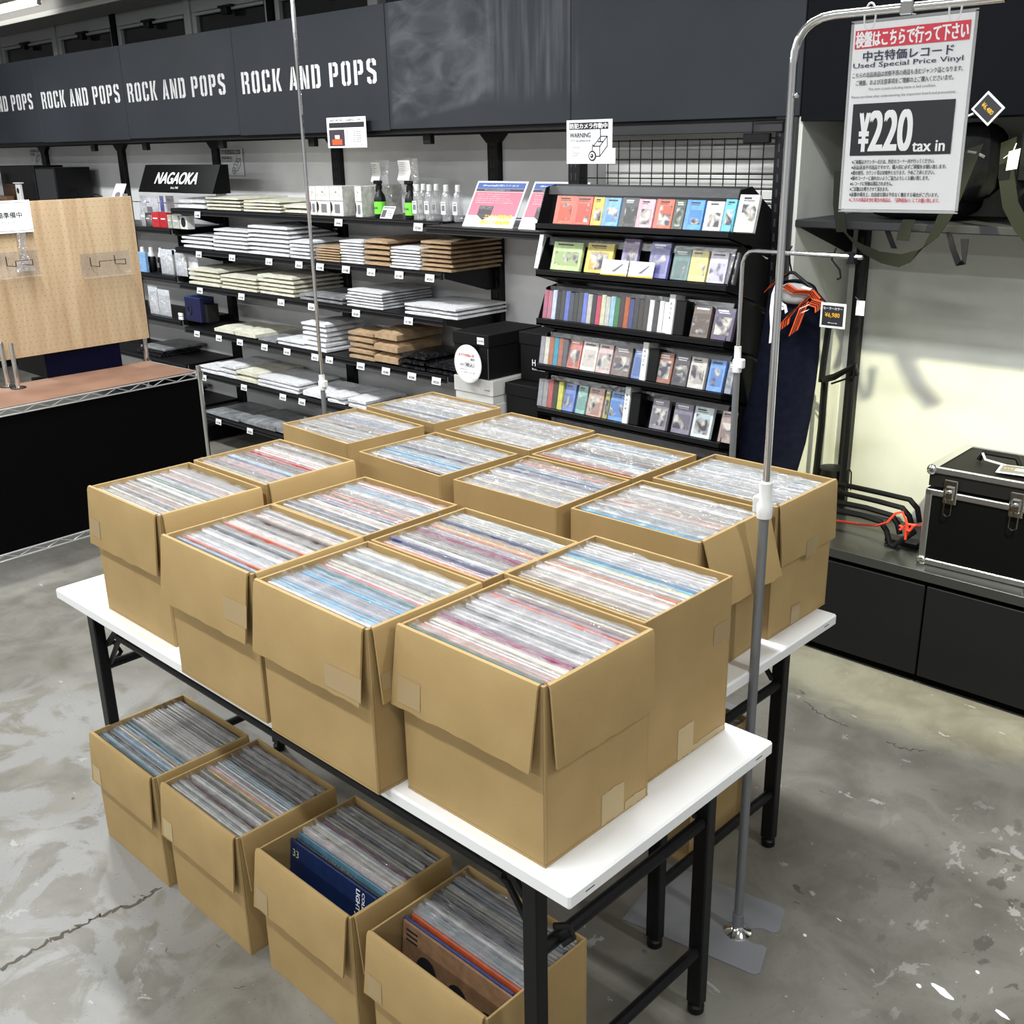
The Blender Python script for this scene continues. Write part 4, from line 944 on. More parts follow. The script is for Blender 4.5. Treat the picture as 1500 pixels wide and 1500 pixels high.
def divider(u, row, where, z):
    a = at(u, 0, y=YL+.012); a = at(u, {2: 440, 3: 525, 4: 600}[row], y=YL+.012).x
    t = thing('index_divider', 'white vertical index divider %s' % where, 'divider', (a, YL+.006, z+.0045), 0, 'white index dividers'); t.rotation_euler = (-math.atan(LEAN*.6), 0, 0)
    MB().mat('white_plastic').box(0, 0, 0, .024, .06, .136, .001).build('card', t)
    m = MB().mat('ink')
    for k, ch in enumerate('ROCK'): text_on(m, ch, (0, 0, 0), (1, 0, 0), (0, 0, 1), .008, .10-k*.016, .007, .008, .01)
    m.build('lettering', t)
    MB().mat('black_plastic').box(.026, .004, 0, .07, .06, .118, .002).build('block', t)
PAL3 = [((.40, .12, .18), 'plum'), ((.45, .16, .22), 'rose'), ((.5, .58, .75), 'pale blue'), ((.03, .03, .03), 'black'), ((.05, .05, .05), 'black speckled'), ((.12, .16, .5), 'blue'), ((.06, .07, .09), 'charcoal'), ((.04, .04, .04), 'black'), ((.06, .06, .06), 'dark grey'), ((.15, .2, .6), 'bright blue'), ((.5, .48, .42), 'cream lettered'), ((.03, .03, .04), 'black'), ((.5, .06, .10), 'crimson'), ((.6, .58, .4), 'cream'), ((.5, .5, .46), 'off-white'), ((.3, .5, .6), 'light blue'), ((.05, .2, .08), 'green'), ((.06, .03, .03), 'dark brown'), ((.4, .1, .03), 'rust'), ((.05, .06, .2), 'navy'), ((.04, .04, .04), 'black'), ((.05, .04, .03), 'black'), ((.06, .05, .05), 'charcoal'), ((.7, .7, .7), 'white'), ((.05, .05, .05), 'black'), ((.68, .68, .66), 'white'), ((.72, .72, .72), 'bright white')]
def spine_row(u0, u1, vb, z, pal, rowname, h=.108):
    a = at(u0, vb, y=YL+.012).x; b_ = at(u1, vb+18, y=YL+.012).x; n = len(pal); w_ = (b_-a)/n
    for i, (col, cn) in enumerate(pal):
        lean_box('cassette', a+i*w_+.0006, w_-.002, z, h+rnd.uniform(-.003, .002), .06, 'card_print', col, '%s cassette spine, %s from the left of %s' % (cn, ORD[i], rowname), 'cassette', 'cassette spines in '+rowname, lean=LEAN*.6)
spine_row(794, 976, 466, SZ[2], PAL3, 'the third rack shelf')
divider(977, 2, 'on the third rack shelf', SZ[2])
def faced(lst, vb, z, row, rowname):
    for u0, u1, col, l in lst:
        a = at(u0, vb, y=YL+.02).x; b_ = at(u1, vb, y=YL+.02).x
        lean_box('faced_cassette', a, b_-a-.002, z, .108, .016, 'cover_picture', col, '%s cassette facing out on the %s rack shelf' % (l, rowname), 'cassette', 'facing cassettes on the %s rack shelf' % rowname, y=YL+.014)
faced([(1011, 1037, (.10, .06, .04), 'dark brown'), (1042, 1072, (.05, .03, .08), 'black and purple')], 490, SZ[2], 2, 'third')
spine_row(789, 829, 536, SZ[3], [((.3, .3, .32), 'grey cased'), ((.6, .58, .5), 'cream'), ((.4, .15, .08), 'rust'), ((.05, .3, .42), 'teal'), ((.4, .15, .1), 'brick'), ((.12, .12, .14), 'charcoal')], 'the fourth rack shelf')
faced([(830, 849, (.45, .12, .08), 'red portrait'), (850, 872, (.66, .58, .52), 'pale pink'), (873, 894, (.5, .35, .33), 'soft red portrait'), (896, 922, (.12, .08, .07), 'dark portrait'), (925, 940, (.08, .16, .4), 'blue')], 550, SZ[3], 3, 'fourth')
divider(938, 3, 'on the fourth rack shelf', SZ[3])
faced([(957, 982, (.25, .08, .04), 'dark orange'), (984, 1006, (.04, .03, .04), 'black with a spoked wheel'), (1007, 1031, (.5, .47, .43), 'pale grey'), (1035, 1058, (.10, .25, .6), 'blue and cream'), (1062, 1072, (.2, .22, .28), 'partly hidden grey')], 565, SZ[3], 3, 'fourth right')
spine_row(786, 822, 597, SZ[4], [((.28, .28, .3), 'clear grey'), ((.3, .3, .3), 'clear'), ((.45, .1, .1), 'red'), ((.05, .05, .03), 'black and yellow'), ((.6, .58, .12), 'yellow')], 'the fifth rack shelf')
faced([(824, 840, (.12, .2, .5), 'blue with orange spine'), (843, 857, (.2, .4, .36), 'teal'), (859, 881, (.45, .28, .22), 'reddish brown'), (883, 890, (.3, .28, .05), 'olive'), (891, 914, (.10, .25, .6), 'blue and cream')], 605, SZ[4], 4, 'fifth')
divider(912, 4, 'on the fifth rack shelf', SZ[4])
faced([(951, 975, (.2, .18, .22), 'dark red dot'), (983, 1010, (.16, .14, .2), 'grey patterned'), (1012, 1040, (.55, .7, .75), 'white and sky blue'), (1052, 1072, (.3, .22, .2), 'brown')], 640, SZ[4], 4, 'fifth right')
for i, (u, cl) in enumerate(((850, (.5, .5, .5)), (900, (.1, .1, .1)), (960, (.25, .22, .2)), (1000, (.3, .3, .3)))):
    a = at(u, 650, y=YL+.03).x
    lean_box('flat_cassette', a, .09, SZ[5], .05, .02, 'cover_picture', cl, 'half-hidden cassette, %s from left on the lowest rack shelf' % ORD[i], 'cassette', 'cassettes on the lowest shelf')

# ---------------------------------------------------------------- storage boxes between shelving and rack
def lidded(x0, y0, z0, w_, d, h, lidh, mt, label, hole=False):
    t = thing('storage_box', label, 'box', (x0, y0, z0))
    MB().mat(mt).box(.004, .004, 0, w_-.004, d-.004, h-.002, .002).build('body', t)
    MB().mat(mt).box(0, 0, h-lidh, w_, d, h, .002).build('lid', t)
    if hole: MB().mat('black_cloth').box(w_*.28, .002, h-lidh-.028, w_*.72, .0039, h-lidh-.002, .0005).build('hand_hole', t)
    return t, w_, h
mat('black_card', (.006, .0055, .0055), .6, spec=.2); mat('white_card', (.62, .61, .58), .6)
SX = -2.40
t, w_, h = lidded(SX, 2.03, .868, .215, .33, .185, .05, 'black_card', 'black lidded storage box on top of the white ones', True)
m = MB().mat('white_paper').box(w_-.065, -.001, h-.04, w_-.025, -.0003, h-.012); m.mat('ink'); text_on(m, '7 inch BOX', (w_-.063, -.001, h-.03), (1, 0, 0), (0, 0, 1), 0, 0, .036, .008, .01); m.build('sticker', t)
MB().mat('silver_paint').tube([(w_-.003, -.001, .002), (w_-.003, -.001, h-.055)], .0012, 4).build('edge_strip', t)
t, w_, h = lidded(SX, 2.03, .765, .235, .33, .10, .065, 'white_card', 'white lidded box directly under the black box')
m = MB().mat('grey_ink'); text_on(m, 'RECORD', (w_-.05, 0, h-.045), (1, 0, 0), (0, 0, 1), 0, 0, .032, .006, .01); m.build('lettering', t)
lidded(SX+.01, 2.04, .665, .225, .32, .10, .065, 'white_card', 'second white box in the stack, under the first')
lidded(SX+.0, 2.03, .45, .235, .33, .215, .06, 'black_card', 'black lidded box at the stack bottom')
# black boxes further right
t, w_, h = lidded(-2.135, 2.16, .86, .165, .30, .20, .05, 'black_card', 'black box with a white H, behind the cassette rack end')
m = MB().mat('white_paper'); text_on(m, 'H', (.075, 0, .065), (1, 0, 0), (0, 0, 1), 0, 0, .018, .026, .03); text_on(m, 'RecordCase', (.075, 0, .048), (1, 0, 0), (0, 0, 1), 0, 0, .07, .008, .01); m.build('lettering', t)
lidded(-2.145, 2.08, .64, .185, .36, .218, .05, 'black_card', 'lower plain black box beneath the H box')
# round sign on the black box
t = thing('round_sign', 'round white sign on a clear holder in front of the black box', 'sign', (at(685, 533, y=1.995).x, 1.995, at(685, 533, y=1.995).z))
MB().mat('white_plastic').prism([(.080*math.cos(a*PI/20), .080*math.sin(a*PI/20)) for a in range(40)], (0, 0, 0), (1, 0, 0), (0, 0, 1), (0, .003, 0)).build('rim', t)
MB().mat('white_paper').prism([(.075*math.cos(a*PI/20), .075*math.sin(a*PI/20)) for a in range(40)], (0, -.0002, 0), (1, 0, 0), (0, 0, 1), (0, -.0008, 0)).build('disc', t)
m = MB().mat('red_ink'); text_on(m, 'おすすめ商品入荷', (0, -.001, 0), (1, 0, 0), (0, 0, 1), -.05, .03, .09, .013, .01); m.mat('ink'); text_on(m, '発売中', (0, -.001, 0), (1, 0, 0), (0, 0, 1), .02, .015, .024, .011, .01); text_on(m, '（税込）', (0, -.001, 0), (1, 0, 0), (0, 0, 1), -.015, -.012, .055, .018, .02)
m.mat('grey_ink'); text_on(m, '¥000', (0, -.001, 0), (1, 0, 0), (0, 0, 1), -.045, -.01, .024, .010); text_on(m, 'レコード収納ボックスのご案内', (0, -.001, 0), (1, 0, 0), (0, 0, 1), -.045, -.04, .09, .008, .005); text_on(m, 'お取り置きもできます', (0, -.001, 0), (1, 0, 0), (0, 0, 1), -.045, -.028, .045, .007); m.build('lettering', t)
MB().mat('clear_acrylic').prism([(0, 0), (.05, -.01), (.07, -.05), (.02, -.02)], (.01, .001, -.05), (1, 0, 0), (0, 0, 1), (0, -.003, 0)).build('holder', t)

# ================================================================ WIRE RACK + PEG BOARD (left)
wr = thing('wire_rack', 'chrome wire shelf unit draped with black cloth, brown board on top', 'rack', (-3.74, 1.585, 0), math.radians(3.0))
# local frame: x toward camera (front), y along the rack (negative = toward left of the photo)
LEN, DEP, ZT, ZL = 1.75, .46, .775, .15
mat('wire_chrome', (.62, .62, .62), .35, .6)
def truss(m, z):
    for zz in (z, z-.028):
        m.tube([(0, .0, zz), (0, -LEN, zz)], .0035, 6)
        m.tube([(0, .0, zz), (-DEP, .0, zz)], .0035, 6)
    n = 28
    pts = []
    for k in range(n+1): pts.append((.001, -LEN*k/n, z-.002 if k % 2 else z-.026))
    m.tube(pts, .0025, 5)
    pts = [(-DEP*k/12, .001, z-.002 if k % 2 else z-.026) for k in range(13)]; m.tube(pts, .0025, 5)
m = MB().mat('wire_chrome'); truss(m, ZT); m.build('shelf_rim', wr, True)
m = MB().mat('wire_chrome'); truss(m, ZL); m.build('shelf_rim', wr, True)
for (x, y) in ((0, 0), (-DEP, 0), (0, -LEN), (-DEP, -LEN)):
    m = MB().mat('chrome').tube([(x, y, .02), (x, y, ZT+.03 if x == 0 else 1.60)], .0125, 10); m.lathe([(.015, .0), (.018, .006), (.010, .022)], 10, (x, y, 0)); m.lathe([(.019, ZT-.035), (.021, ZT+.004)], 12, (x, y, 0))
    m.build('post', wr, True)
MB().mat('brown_top').box(-DEP+.012, -LEN+.01, ZT+.0015, -.012, -.012, ZT+.006, .002).build('top_board', wr)
MB().mat('black_cloth').box(-.012, -LEN+.01, ZL-.0, -.006, -.014, ZT-.03).box(-DEP+.01, -.012, ZL, -.01, -.006, ZT-.03).build('cloth', wr)
pb = thing('peg_board', 'large plywood peg board standing on the wire rack', 'board', (-4.15, 1.565, .90), math.radians(2.0))
PW, PH = 1.35, .69
MB().mat('pegboard_ply').box(-.006, -PW, 0, 0, 0, PH, .001).build('board', pb)
m = MB().mat('peg_hole'); s_ = .0255
for j in range(27):
    for i in range(50):
        y = -.012-i*s_-(s_/2 if j % 2 else 0); z = .012+j*s_
        if z > PH-.005 or y < -PW+.005: continue
        m.add([(.0004, y+.0021*math.cos(a*PI/3), z+.0021*math.sin(a*PI/3)) for a in range(6)], [(0, 1, 2, 3, 4, 5)])
m.build('peg_holes', pb, kind='stuff')
def pbp(u, v):
    p = at(u, v, x=-4.15); return (p.y-1.565, p.z-.90)
for nm, (u0, v0, u1, v1) in (('left', (5, 392, 38, 376)), ('right', (130, 392, 176, 376))):
    a = pbp(u0+(0 if nm == 'right' else 0), v1+2); b_ = pbp(u1, v0-8)
    t = thing('wire_hook', 'black U-shaped wire hook on the %s of the peg board' % nm, 'hook', (-4.15, 1.565, .90), math.radians(2.0), 'wire hooks on the peg board')
    ya, yb_ = a[0]+.0, b_[0]; za = (a[1]+b_[1])/2-.01
    m = MB().mat('black_metal').tube([(.05, ya+.02, za-.012), (.05, ya+.02, za+.012), (.05, yb_, za+.012), (.05, yb_, za-.012)], .0022, 6)
    m.tube([(.003, ya, za+.03), (.004, ya, za-.01), (.05, ya+.02, za-.012)], .002, 6); m.tube([(.003, yb_-.03, za+.03), (.004, yb_-.03, za-.01), (.05, yb_, za-.012)], .002, 6)
    m.build('wire', t, True)
    MB().mat('clear_acrylic').box(.001, ya-.05, za-.06, .004, yb_+.05, za+.05, .0005).box(.006, ya-.048, za-.064, .045, yb_+.048, za-.061, .0005).build('clear_pocket', t)
# paper sign on the peg board
a = pbp(-90, 345); p1 = at(50, 340, x=-4.11); p0z = at(15, 342, x=-4.10).z; p1z = at(15, 294, x=-4.10).z
t = thing('preparing_sign', 'white framed paper sign pinned to the peg board at far left', 'sign', (-4.11, p1.y, p0z))
W = .225; H = p1z-p0z
A = Vector((0, 1, 0)); B = Vector((0, 0, 1)); O = Vector((0, -W, 0))
MB().mat('white_paper').box(-.002, -W, 0, 0, 0, H, .0005).build('sheet', t)
m = MB().mat('grey_ink')
for (x, y, ww, hh) in ((.02, .06, .96, .012), (.02, .93, .96, .012), (.02, .06, .007, .88), (.972, .06, .007, .88)): rect_on(m, O, A, B, x*W, y*H, ww*W, hh*H)
m.build('border', t)
m = MB().mat('ink'); text_on(m, '店頭準備中', O, A, B, .19*W, .46*H, .62*W, .19*H, .02); m.mat('grey_ink'); text_on(m, 'Setting now', O, A, B, .38*W, .30*H, .28*W, .07*H); m.build('lettering', t)
MB().mat('clear_film').prism([(.02, 0), (.06, 0), (.05, -.10), (.08, -.17), (-.02, -.17), (.02, -.1)], (0, -.10, 0), (0, 1, 0), (0, 0, 1), (.003, 0, 0)).build('clear_hanger', t)
# things on the wire rack's brown top
t = thing('navy_box', 'dark navy box lying on the brown rack top beneath the peg board', 'box', (-4.08, 1.02, .782))
b0 = at(70, 554, z=.782); 
t.location = (b0.x-.33, b0.y, .782)
MB().mat('navy_box').box(0, 0, 0, .33, .38, .12, .003).build('body', t)
MB().mat('black_card').box(-.0, -.001, 0, .33, 0, .119).build('side_panel', t)
t = thing('metal_block', 'small pale metal block behind the navy box', 'block', (at(150, 540, z=.782).x, at(150, 540, z=.782).y, .782))
MB().mat('aluminium').box(-.03, -.012, 0, 0, .012, .06, .002).build('block', t)
for i, u in enumerate((12, 27)):
    q = at(u, 566+2*i, z=.782)
    t = thing('chrome_post', 'short chrome display post, %s one on the brown rack top' % ('left' if i == 0 else 'right'), 'post', (q.x, q.y, .782), 0, 'posts on the rack top')
    MB().mat('chrome').lathe([(.03, 0), (.03, .004), (.011, .008), (.011, .20), (.010, .205)], 14).build('post', t, True)
    MB().mat('black_plastic').lathe([(.035, 0), (.035, .002)], 16).build('foot', t, True)
t = thing('wooden_riser', 'plywood riser standing at the far left on the rack', 'stand', (at(8, 556, z=.782).x-.03, at(-10, 560, z=.782).y, .782))
MB().mat('pegboard_ply').box(-.05, -.02, 0, .0, .04, .13, .002).build('riser', t)

# ================================================================ RIGHT NICHE
NX0, NX1 = -.985, 1.6; YN = 2.70
t = thing('niche_cabinet', 'tall grey-white display niche with shelf beside the cassette rack', 'cabinet', (0, 0, 0))
MB().mat('niche_paint').box(NX0, YB+.01, 0, NX0+.018, YN, 1.86, .001).build('side_panel', t)
MB().mat('grey_steel').box(NX0-.012, YB-.004, 0, NX0+.004, YB+.03, 1.86, .002).build('front_edge', t)
MB().mat('niche_paint').box(NX0+.018, YN, .40, NX1, YN+.02, 2.2).build('back_panel', t)
MB().mat('grey_steel').box(NX0+.018, YB+.02, 1.845, NX1, YN, 1.86, .002).build('top_panel', t)
MB().mat('grey_steel').box(NX0+.018, YB, 1.512, NX1, YN, 1.537, .003).build('shelf', t)
m = MB().mat('black_metal').prism([(YB+.03, 1.51), (YN, 1.51), (YN, 1.40), (YN-.04, 1.40)], (NX0+.02, 0, 0), (0, 1, 0), (0, 0, 1), (.004, 0, 0)); m.build('bracket', t)
m = MB().mat('black_metal').box(-.93, YN-.03, .43, -.89, YN, 1.52, .002)
for k in range(20): m.mat('grey_steel').box(-.915, YN-.031, .48+k*.05, -.905, YN-.03, .505+k*.05)
m.build('perforated_upright', t)
bc = thing('base_cabinet', 'low black cabinet with glossy top under the niche', 'cabinet', (0, 0, 0))
MB().mat('cabinet_top').box(NX0+.02, YB-.005, .385, NX1, YN-.001, .42, .002).build('top', bc)
MB().mat('black_cloth').box(NX0+.02, YB+.03, .0, NX1, YN-.002, .384).build('carcass', bc)
for x0, x1 in ((NX0+.03, -.392), (-.384, .22), (.228, .85)):
    MB().mat('cabinet_door').box(x0, YB, .035, x1, YB+.018, .368, .002).build('door', bc)

# bags on the niche shelf
def lump(m, c, r, n=14, k=9, p=2.6, jag=.06, seed=1):
    r3 = random.Random(seed); vs = []; c = Vector(c)
    for j in range(k+1):
        ph = -PI/2+PI*j/k
        for i in range(n):
            th = 2*PI*i/n
            sg = lambda v: math.copysign(abs(v)**(2/p), v)
            q = 1+r3.uniform(-jag, jag)*(0 if j in (0, k) else 1)
            vs.append((c.x+r[0]*sg(math.cos(th))*sg(math.cos(ph))*q, c.y+r[1]*sg(math.sin(th))*sg(math.cos(ph))*q, c.z+r[2]*sg(math.sin(ph))))
    fs = [(j*n+i, j*n+(i+1) % n, (j+1)*n+(i+1) % n, (j+1)*n+i) for j in range(k) for i in range(n)]
    m.add(vs, fs)
t = thing('shoulder_bag', 'black shoulder bag with olive strap behind the hanging price sign', 'bag', (0, 0, 0))
mat('bag_cloth', (.0055, .0055, .006), .85, spec=.15, build=noise_mix(22, (.004, .004, .0045), (.010, .010, .011), bump=.5))
m = MB().mat('bag_cloth'); lump(m, (-.62, 2.48, 1.665), (.175, .10, .125), n=24, k=14, p=4.5, jag=.025, seed=2); m.build('body', t, True)
m = MB().mat('bag_cloth'); m.box(-.79, 2.365, 1.66, -.45, 2.385, 1.80, .008).box(-.79, 2.365, 1.79, -.45, 2.58, 1.805, .006); m.build('front_flap', t)
m = MB().mat('bag_cloth').box(-.72, 2.35, 1.60, -.55, 2.375, 1.66, .006); m.build('pocket', t)
m = MB().mat('bag_cloth'); lump(m, (-.46, 2.42, 1.715), (.095, .07, .115), n=22, k=12, p=3.2, jag=.07, seed=5); m.build('side_pouch', t, True)
m = MB().mat('olive_cloth')
m.ribbon([at(1230, 250, y=2.26), at(1228, 300, y=2.24), at(1233, 340, y=2.23)], (.018, 0, 0), .0015)
m.ribbon([at(1428, 215, y=2.28), at(1408, 262, y=2.24), at(1392, 300, y=2.23), at(1378, 330, y=2.23), at(1362, 356, y=2.23), at(1340, 375, y=2.22), at(1318, 382, y=2.22), at(1290, 377, y=2.22), at(1262, 364, y=2.22), at(1246, 350, y=2.22), at(1236, 338, y=2.23)], [(.026, 0, .008)]*3+[(.024, 0, .012), (.020, 0, .016), (.012, 0, .02), (.002, 0, .02), (-.004, 0, .018), (-.008, 0, .016), (-.012, 0, .013), (-.015, 0, .01)], .0018)
m.ribbon([at(1332, 322, y=2.25), at(1325, 338, y=2.23), at(1322, 352, y=2.22)], (.02, 0, .0), .0015)
m.build('strap', t, True)
m = MB().mat('black_plastic').ribbon([at(1300, 338, y=2.3), at(1305, 352, y=2.3), at(1310, 364, y=2.3)], (.009, 0, 0), .0015)
m.ribbon([at(1390, 340, y=2.26), at(1396, 365, y=2.25), at(1404, 386, y=2.25), at(1412, 384, y=2.25), at(1413, 350, y=2.26)], [(.008, 0, 0), (.009, 0, 0), (.006, 0, .008), (.006, 0, -.006), (.012, 0, 0)], .002).build('webbing', t, True)
m = MB().mat('chrome').tube([at(1418, 222, y=2.27), at(1431, 224, y=2.27)], .004, 6).tube([at(1435, 226, y=2.26), at(1443, 230, y=2.26)], .005, 6); m.build('buckle', t, True)
t = thing('shoulder_pack', 'black and olive bag at the right picture edge on the niche shelf', 'bag', (0, 0, 0))
m = MB().mat('bag_cloth'); lump(m, (-.17, 2.42, 1.69), (.13, .11, .15), n=24, k=14, p=4.0, jag=.03, seed=9); m.build('body', t, True)
MB().mat('bag_cloth').box(-.28, 2.295, 1.66, -.06, 2.315, 1.80, .008).build('front_flap', t); MB().mat('bag_cloth').box(-.24, 2.28, 1.58, -.10, 2.31, 1.66, .006).build('pocket', t)
m = MB().mat('olive_cloth').ribbon([at(1478, 205, y=2.22), at(1474, 255, y=2.2), at(1480, 300, y=2.2), at(1498, 335, y=2.2), at(1520, 360, y=2.2)], (.02, 0, .008), .002); m.build('strap', t, True)
m = MB().mat('off_white').prism([(0, 0), (.03, .008), (.027, -.045), (-.002, -.05)], at(1478, 222, y=2.17), (1, 0, 0), (0, 0, 1), (0, .001, 0)); m.mat('white_plastic').tube([at(1470, 232, y=2.175), at(1484, 222, y=2.17), at(1489, 210, y=2.19)], .0012, 5); m.build('price_tag', t)
# diamond tag
pc = at(1447, 159, y=2.12)
t = thing('bag_price_tag', 'diamond-turned black price card in a white frame above the bags', 'tag', tuple(pc)); t.rotation_euler = (0, math.radians(42), 0)
MB().mat('white_plastic').box(-.034, 0, -.031, .034, .003, .031, .002).build('frame', t); MB().mat('ink').box(-.028, -.0006, -.025, .028, -.0001, .025).build('face', t)
m = MB().mat('gold_ink'); text_on(m, '¥6,480', (0, -.0008, 0), (1, 0, 0), (0, 0, 1), -.02, -.008, .04, .014, .01); m.build('lettering', t)
MB().mat('white_plastic').tube([(-.02, 0, -.034), (-.03, 0, -.055)], .003, 6).build('tie', t)

# navy coat / smock on a hanger
t = thing('navy_garment', 'long navy garment with orange striped collar hanging beside the niche', 'clothes', (0, 0, 0))
prof = [(.98, 410, 1133, 1196), (.9, 440, 1126, 1204), (.8, 480, 1119, 1201), (.7, 520, 1112, 1199), (.6, 560, 1104, 1194), (.5, 600, 1094, 1188), (.4, 640, 1084, 1180), (.3, 680, 1073, 1168), (.2, 715, 1064, 1158)]
m = MB().mat('navy_cloth'); n = 40; vs = []
for k, (_, v, ul, ur) in enumerate(prof):
    a = at(ul, v, y=2.17); b_ = at(ur, v, y=2.17)
    for i in range(n):
        th = 2*PI*i/n; cx = (a.x+b_.x)/2; hw = (b_.x-a.x)/2
        fold = 1+.16*math.sin(5*th+k*.25)*min(1, k/3)+.06*math.sin(11*th)
        vs.append((cx+hw*math.cos(th), 2.17+.045*math.sin(th)*fold*(1 if k else .5), (a.z+b_.z)/2+(.02*math.cos(th)**2*(-1 if k == 0 else 0))))
fs = [(j*n+i, (j+1)*n+i, (j+1)*n+(i+1) % n, j*n+(i+1) % n) for j in range(len(prof)-1) for i in range(n)]+[tuple(range(n))]
m.add(vs, fs); m.build('body', t, True)
yg = 2.105
def gp(u, v, dy=0): return at(u, v, y=yg+dy)
for k, (pts, hw, mt) in enumerate((([(1148, 404), (1135, 412), (1124, 425)], 6, 'orange'), ([(1150, 418), (1164, 427), (1188, 428), (1198, 440)], 5, 'orange'), ([(1185, 434), (1176, 444), (1160, 458), (1150, 470), (1148, 480)], 9, 'orange'), ([(1178, 446), (1172, 462), (1166, 478), (1162, 488)], 8, 'orange'), ([(1187, 442), (1200, 446), (1200, 454)], 7, 'orange'))):
    m = MB(); P = [gp(u, v, -.004*k) for u, v in pts]
    sc_ = .0022
    hw *= 1.25; m.mat('orange').ribbon(P, (hw*sc_*.7, 0, hw*sc_*.55), .002)
    for s in (-.45, 0.05, .5):
        m.mat('black_plastic').ribbon([p+Vector((hw*sc_*.7*s, -.003, hw*sc_*.55*s)) for p in P], (hw*sc_*.06, 0, hw*sc_*.05), .0008)
    m.build('striped_collar', t)
for k, pts in enumerate(([(1141, 411), (1134, 430), (1131, 455), (1132, 480), (1130, 502)], [(1138, 440), (1150, 448), (1152, 458)], [(1175, 420), (1188, 424)], [(1172, 452), (1186, 446)], [(1174, 458), (1184, 454)], [(1137, 446), (1148, 453)])):
    MB().mat('white_paper').ribbon([gp(u, v, -.02) for u, v in pts], (.009 if k == 0 else .004, 0, .003), .001).build('white_trim', t)
m = MB().mat('beam_paint'); lump(m, gp(1163, 430, .02), (.055, .018, .034), jag=.1, seed=4); m.build('inner_lining', t, True)
t = thing('coat_hanger', 'black wire coat hanger above the navy garment', 'hanger', (0, 0, 0))
MB().mat('black_metal').tube([at(1132, 413, y=2.13), at(1158, 399, y=2.13), at(1164, 400, y=2.13), at(1190, 422, y=2.13), at(1210, 445, y=2.13)], .0055, 8).tube([at(1160, 399, y=2.13), at(1157, 385, y=2.15), at(1156, 368, y=2.2), at(1160, 361, y=2.25)], .003, 6).build('hanger', t, True)
t = thing('garment_price_card', 'black price card in white frame reading 6,980 beside the navy garment', 'tag', tuple(at(1200, 479, y=2.08)))
q = at(1240, 446, y=2.08); W = q.x-t.location.x; H = q.z-t.location.z
MB().mat('white_plastic').box(0, 0, 0, W, .003, H, .002).build('frame', t); MB().mat('ink').box(W*.08, -.0006, H*.1, W*.92, -.0001, H*.9).build('face', t)
m = MB().mat('gold_ink'); text_on(m, '¥6,980', (0, -.001, 0), (1, 0, 0), (0, 0, 1), W*.2, H*.42, W*.58, H*.2, .01); m.mat('white_paper'); text_on(m, 'セーラーカラー', (0, -.001, 0), (1, 0, 0), (0, 0, 1), W*.12, H*.74, W*.75, H*.1, .01); text_on(m, 'HMV record shop', (0, -.001, 0), (1, 0, 0), (0, 0, 1), W*.34, H*.18, W*.36, H*.06); m.build('lettering', t)

# folding trolley leaning in the niche
t = thing('folding_trolley', 'black folded trolley frame standing upright in the niche corner', 'trolley', (0, 0, 0)); yt = 2.46
m = MB().mat('black_metal')
m.tube([at(1266, 376, y=yt), at(1256, 470, y=yt), at(1249, 535, y=yt), at(1246, 560, y=yt)], .012, 8); m.tube([at(1249, 545, y=yt), at(1242, 620, y=yt), at(1234, 705, y=yt)], .013, 8)
m.build('right_rail', t, True)
MB().mat('black_metal').tube([at(1215, 470, y=yt), at(1206, 535, y=yt), at(1203, 560, y=yt-.01)], .012, 8).tube([at(1208, 560, y=yt), at(1203, 625, y=yt), at(1194, 705, y=yt)], .013, 8).build('left_rail', t, True)
MB().mat('black_plastic').tube([at(1207, 556, y=yt-.02), at(1222, 552, y=yt-.04), at(1252, 536, y=yt-.04), at(1254, 548, y=yt-.02)], .012, 8).tube([at(1218, 562, y=yt-.04), at(1248, 552, y=yt-.04)], .004, 6).build('handle', t, True)
MB().mat('black_plastic').lathe([(.05, 0), (.055, .01), (.05, .04), (.03, .045)], 16, tuple(at(1218, 700, y=2.5))).build('wheel', t, True)
m = MB().mat('white_paper').prism([(0, 0), (.03, 0), (.03, -.05), (0, -.05)], at(1255, 440, y=yt-.04), (1, 0, 0), (0, 0, 1), (0, .001, 0)); m.mat('grey_ink').tube([at(1253, 435, y=yt-.03), at(1259, 441, y=yt-.03)], .001, 5); m.build('paper_tag', t)
# second trolley lying folded with red bungee
t = thing('hand_truck', 'black tubular hand truck lying on the niche base with red cord', 'trolley', (0, 0, 0))
for k, (pts, y) in enumerate((([(1225, 708), (1290, 722), (1333, 732), (1344, 745), (1347, 765)], 2.62), ([(1225, 720), (1285, 734), (1322, 744), (1332, 756), (1336, 772)], 2.56), ([(1225, 735), (1270, 744), (1307, 755), (1315, 768), (1318, 782)], 2.48), ([(1225, 748), (1262, 755), (1290, 764), (1299, 778), (1303, 796), (1309, 800), (1340, 778)], 2.40))):
    MB().mat('black_metal').tube([at(u, v, y=y) for u, v in pts], .0105, 8).build('tube', t, True)
MB().mat('black_metal').tube([at(1240, 718, y=2.5), at(1241, 690, y=2.5), at(1245, 688, y=2.5), at(1247, 692, y=2.5), at(1246, 718, y=2.5)], .003, 6).box(-.62, 2.45, .421, -.50, 2.5, .44, .003).build('catch', t, True)
m = MB().mat('red_bungee').tube([at(1226, 763, y=2.44), at(1258, 768, y=2.44), at(1285, 770, y=2.40), at(1300, 765, y=2.36), at(1312, 752, y=2.36), at(1322, 750, y=2.36), at(1328, 765, y=2.36), at(1330, 780, y=2.36)], .0045, 6)
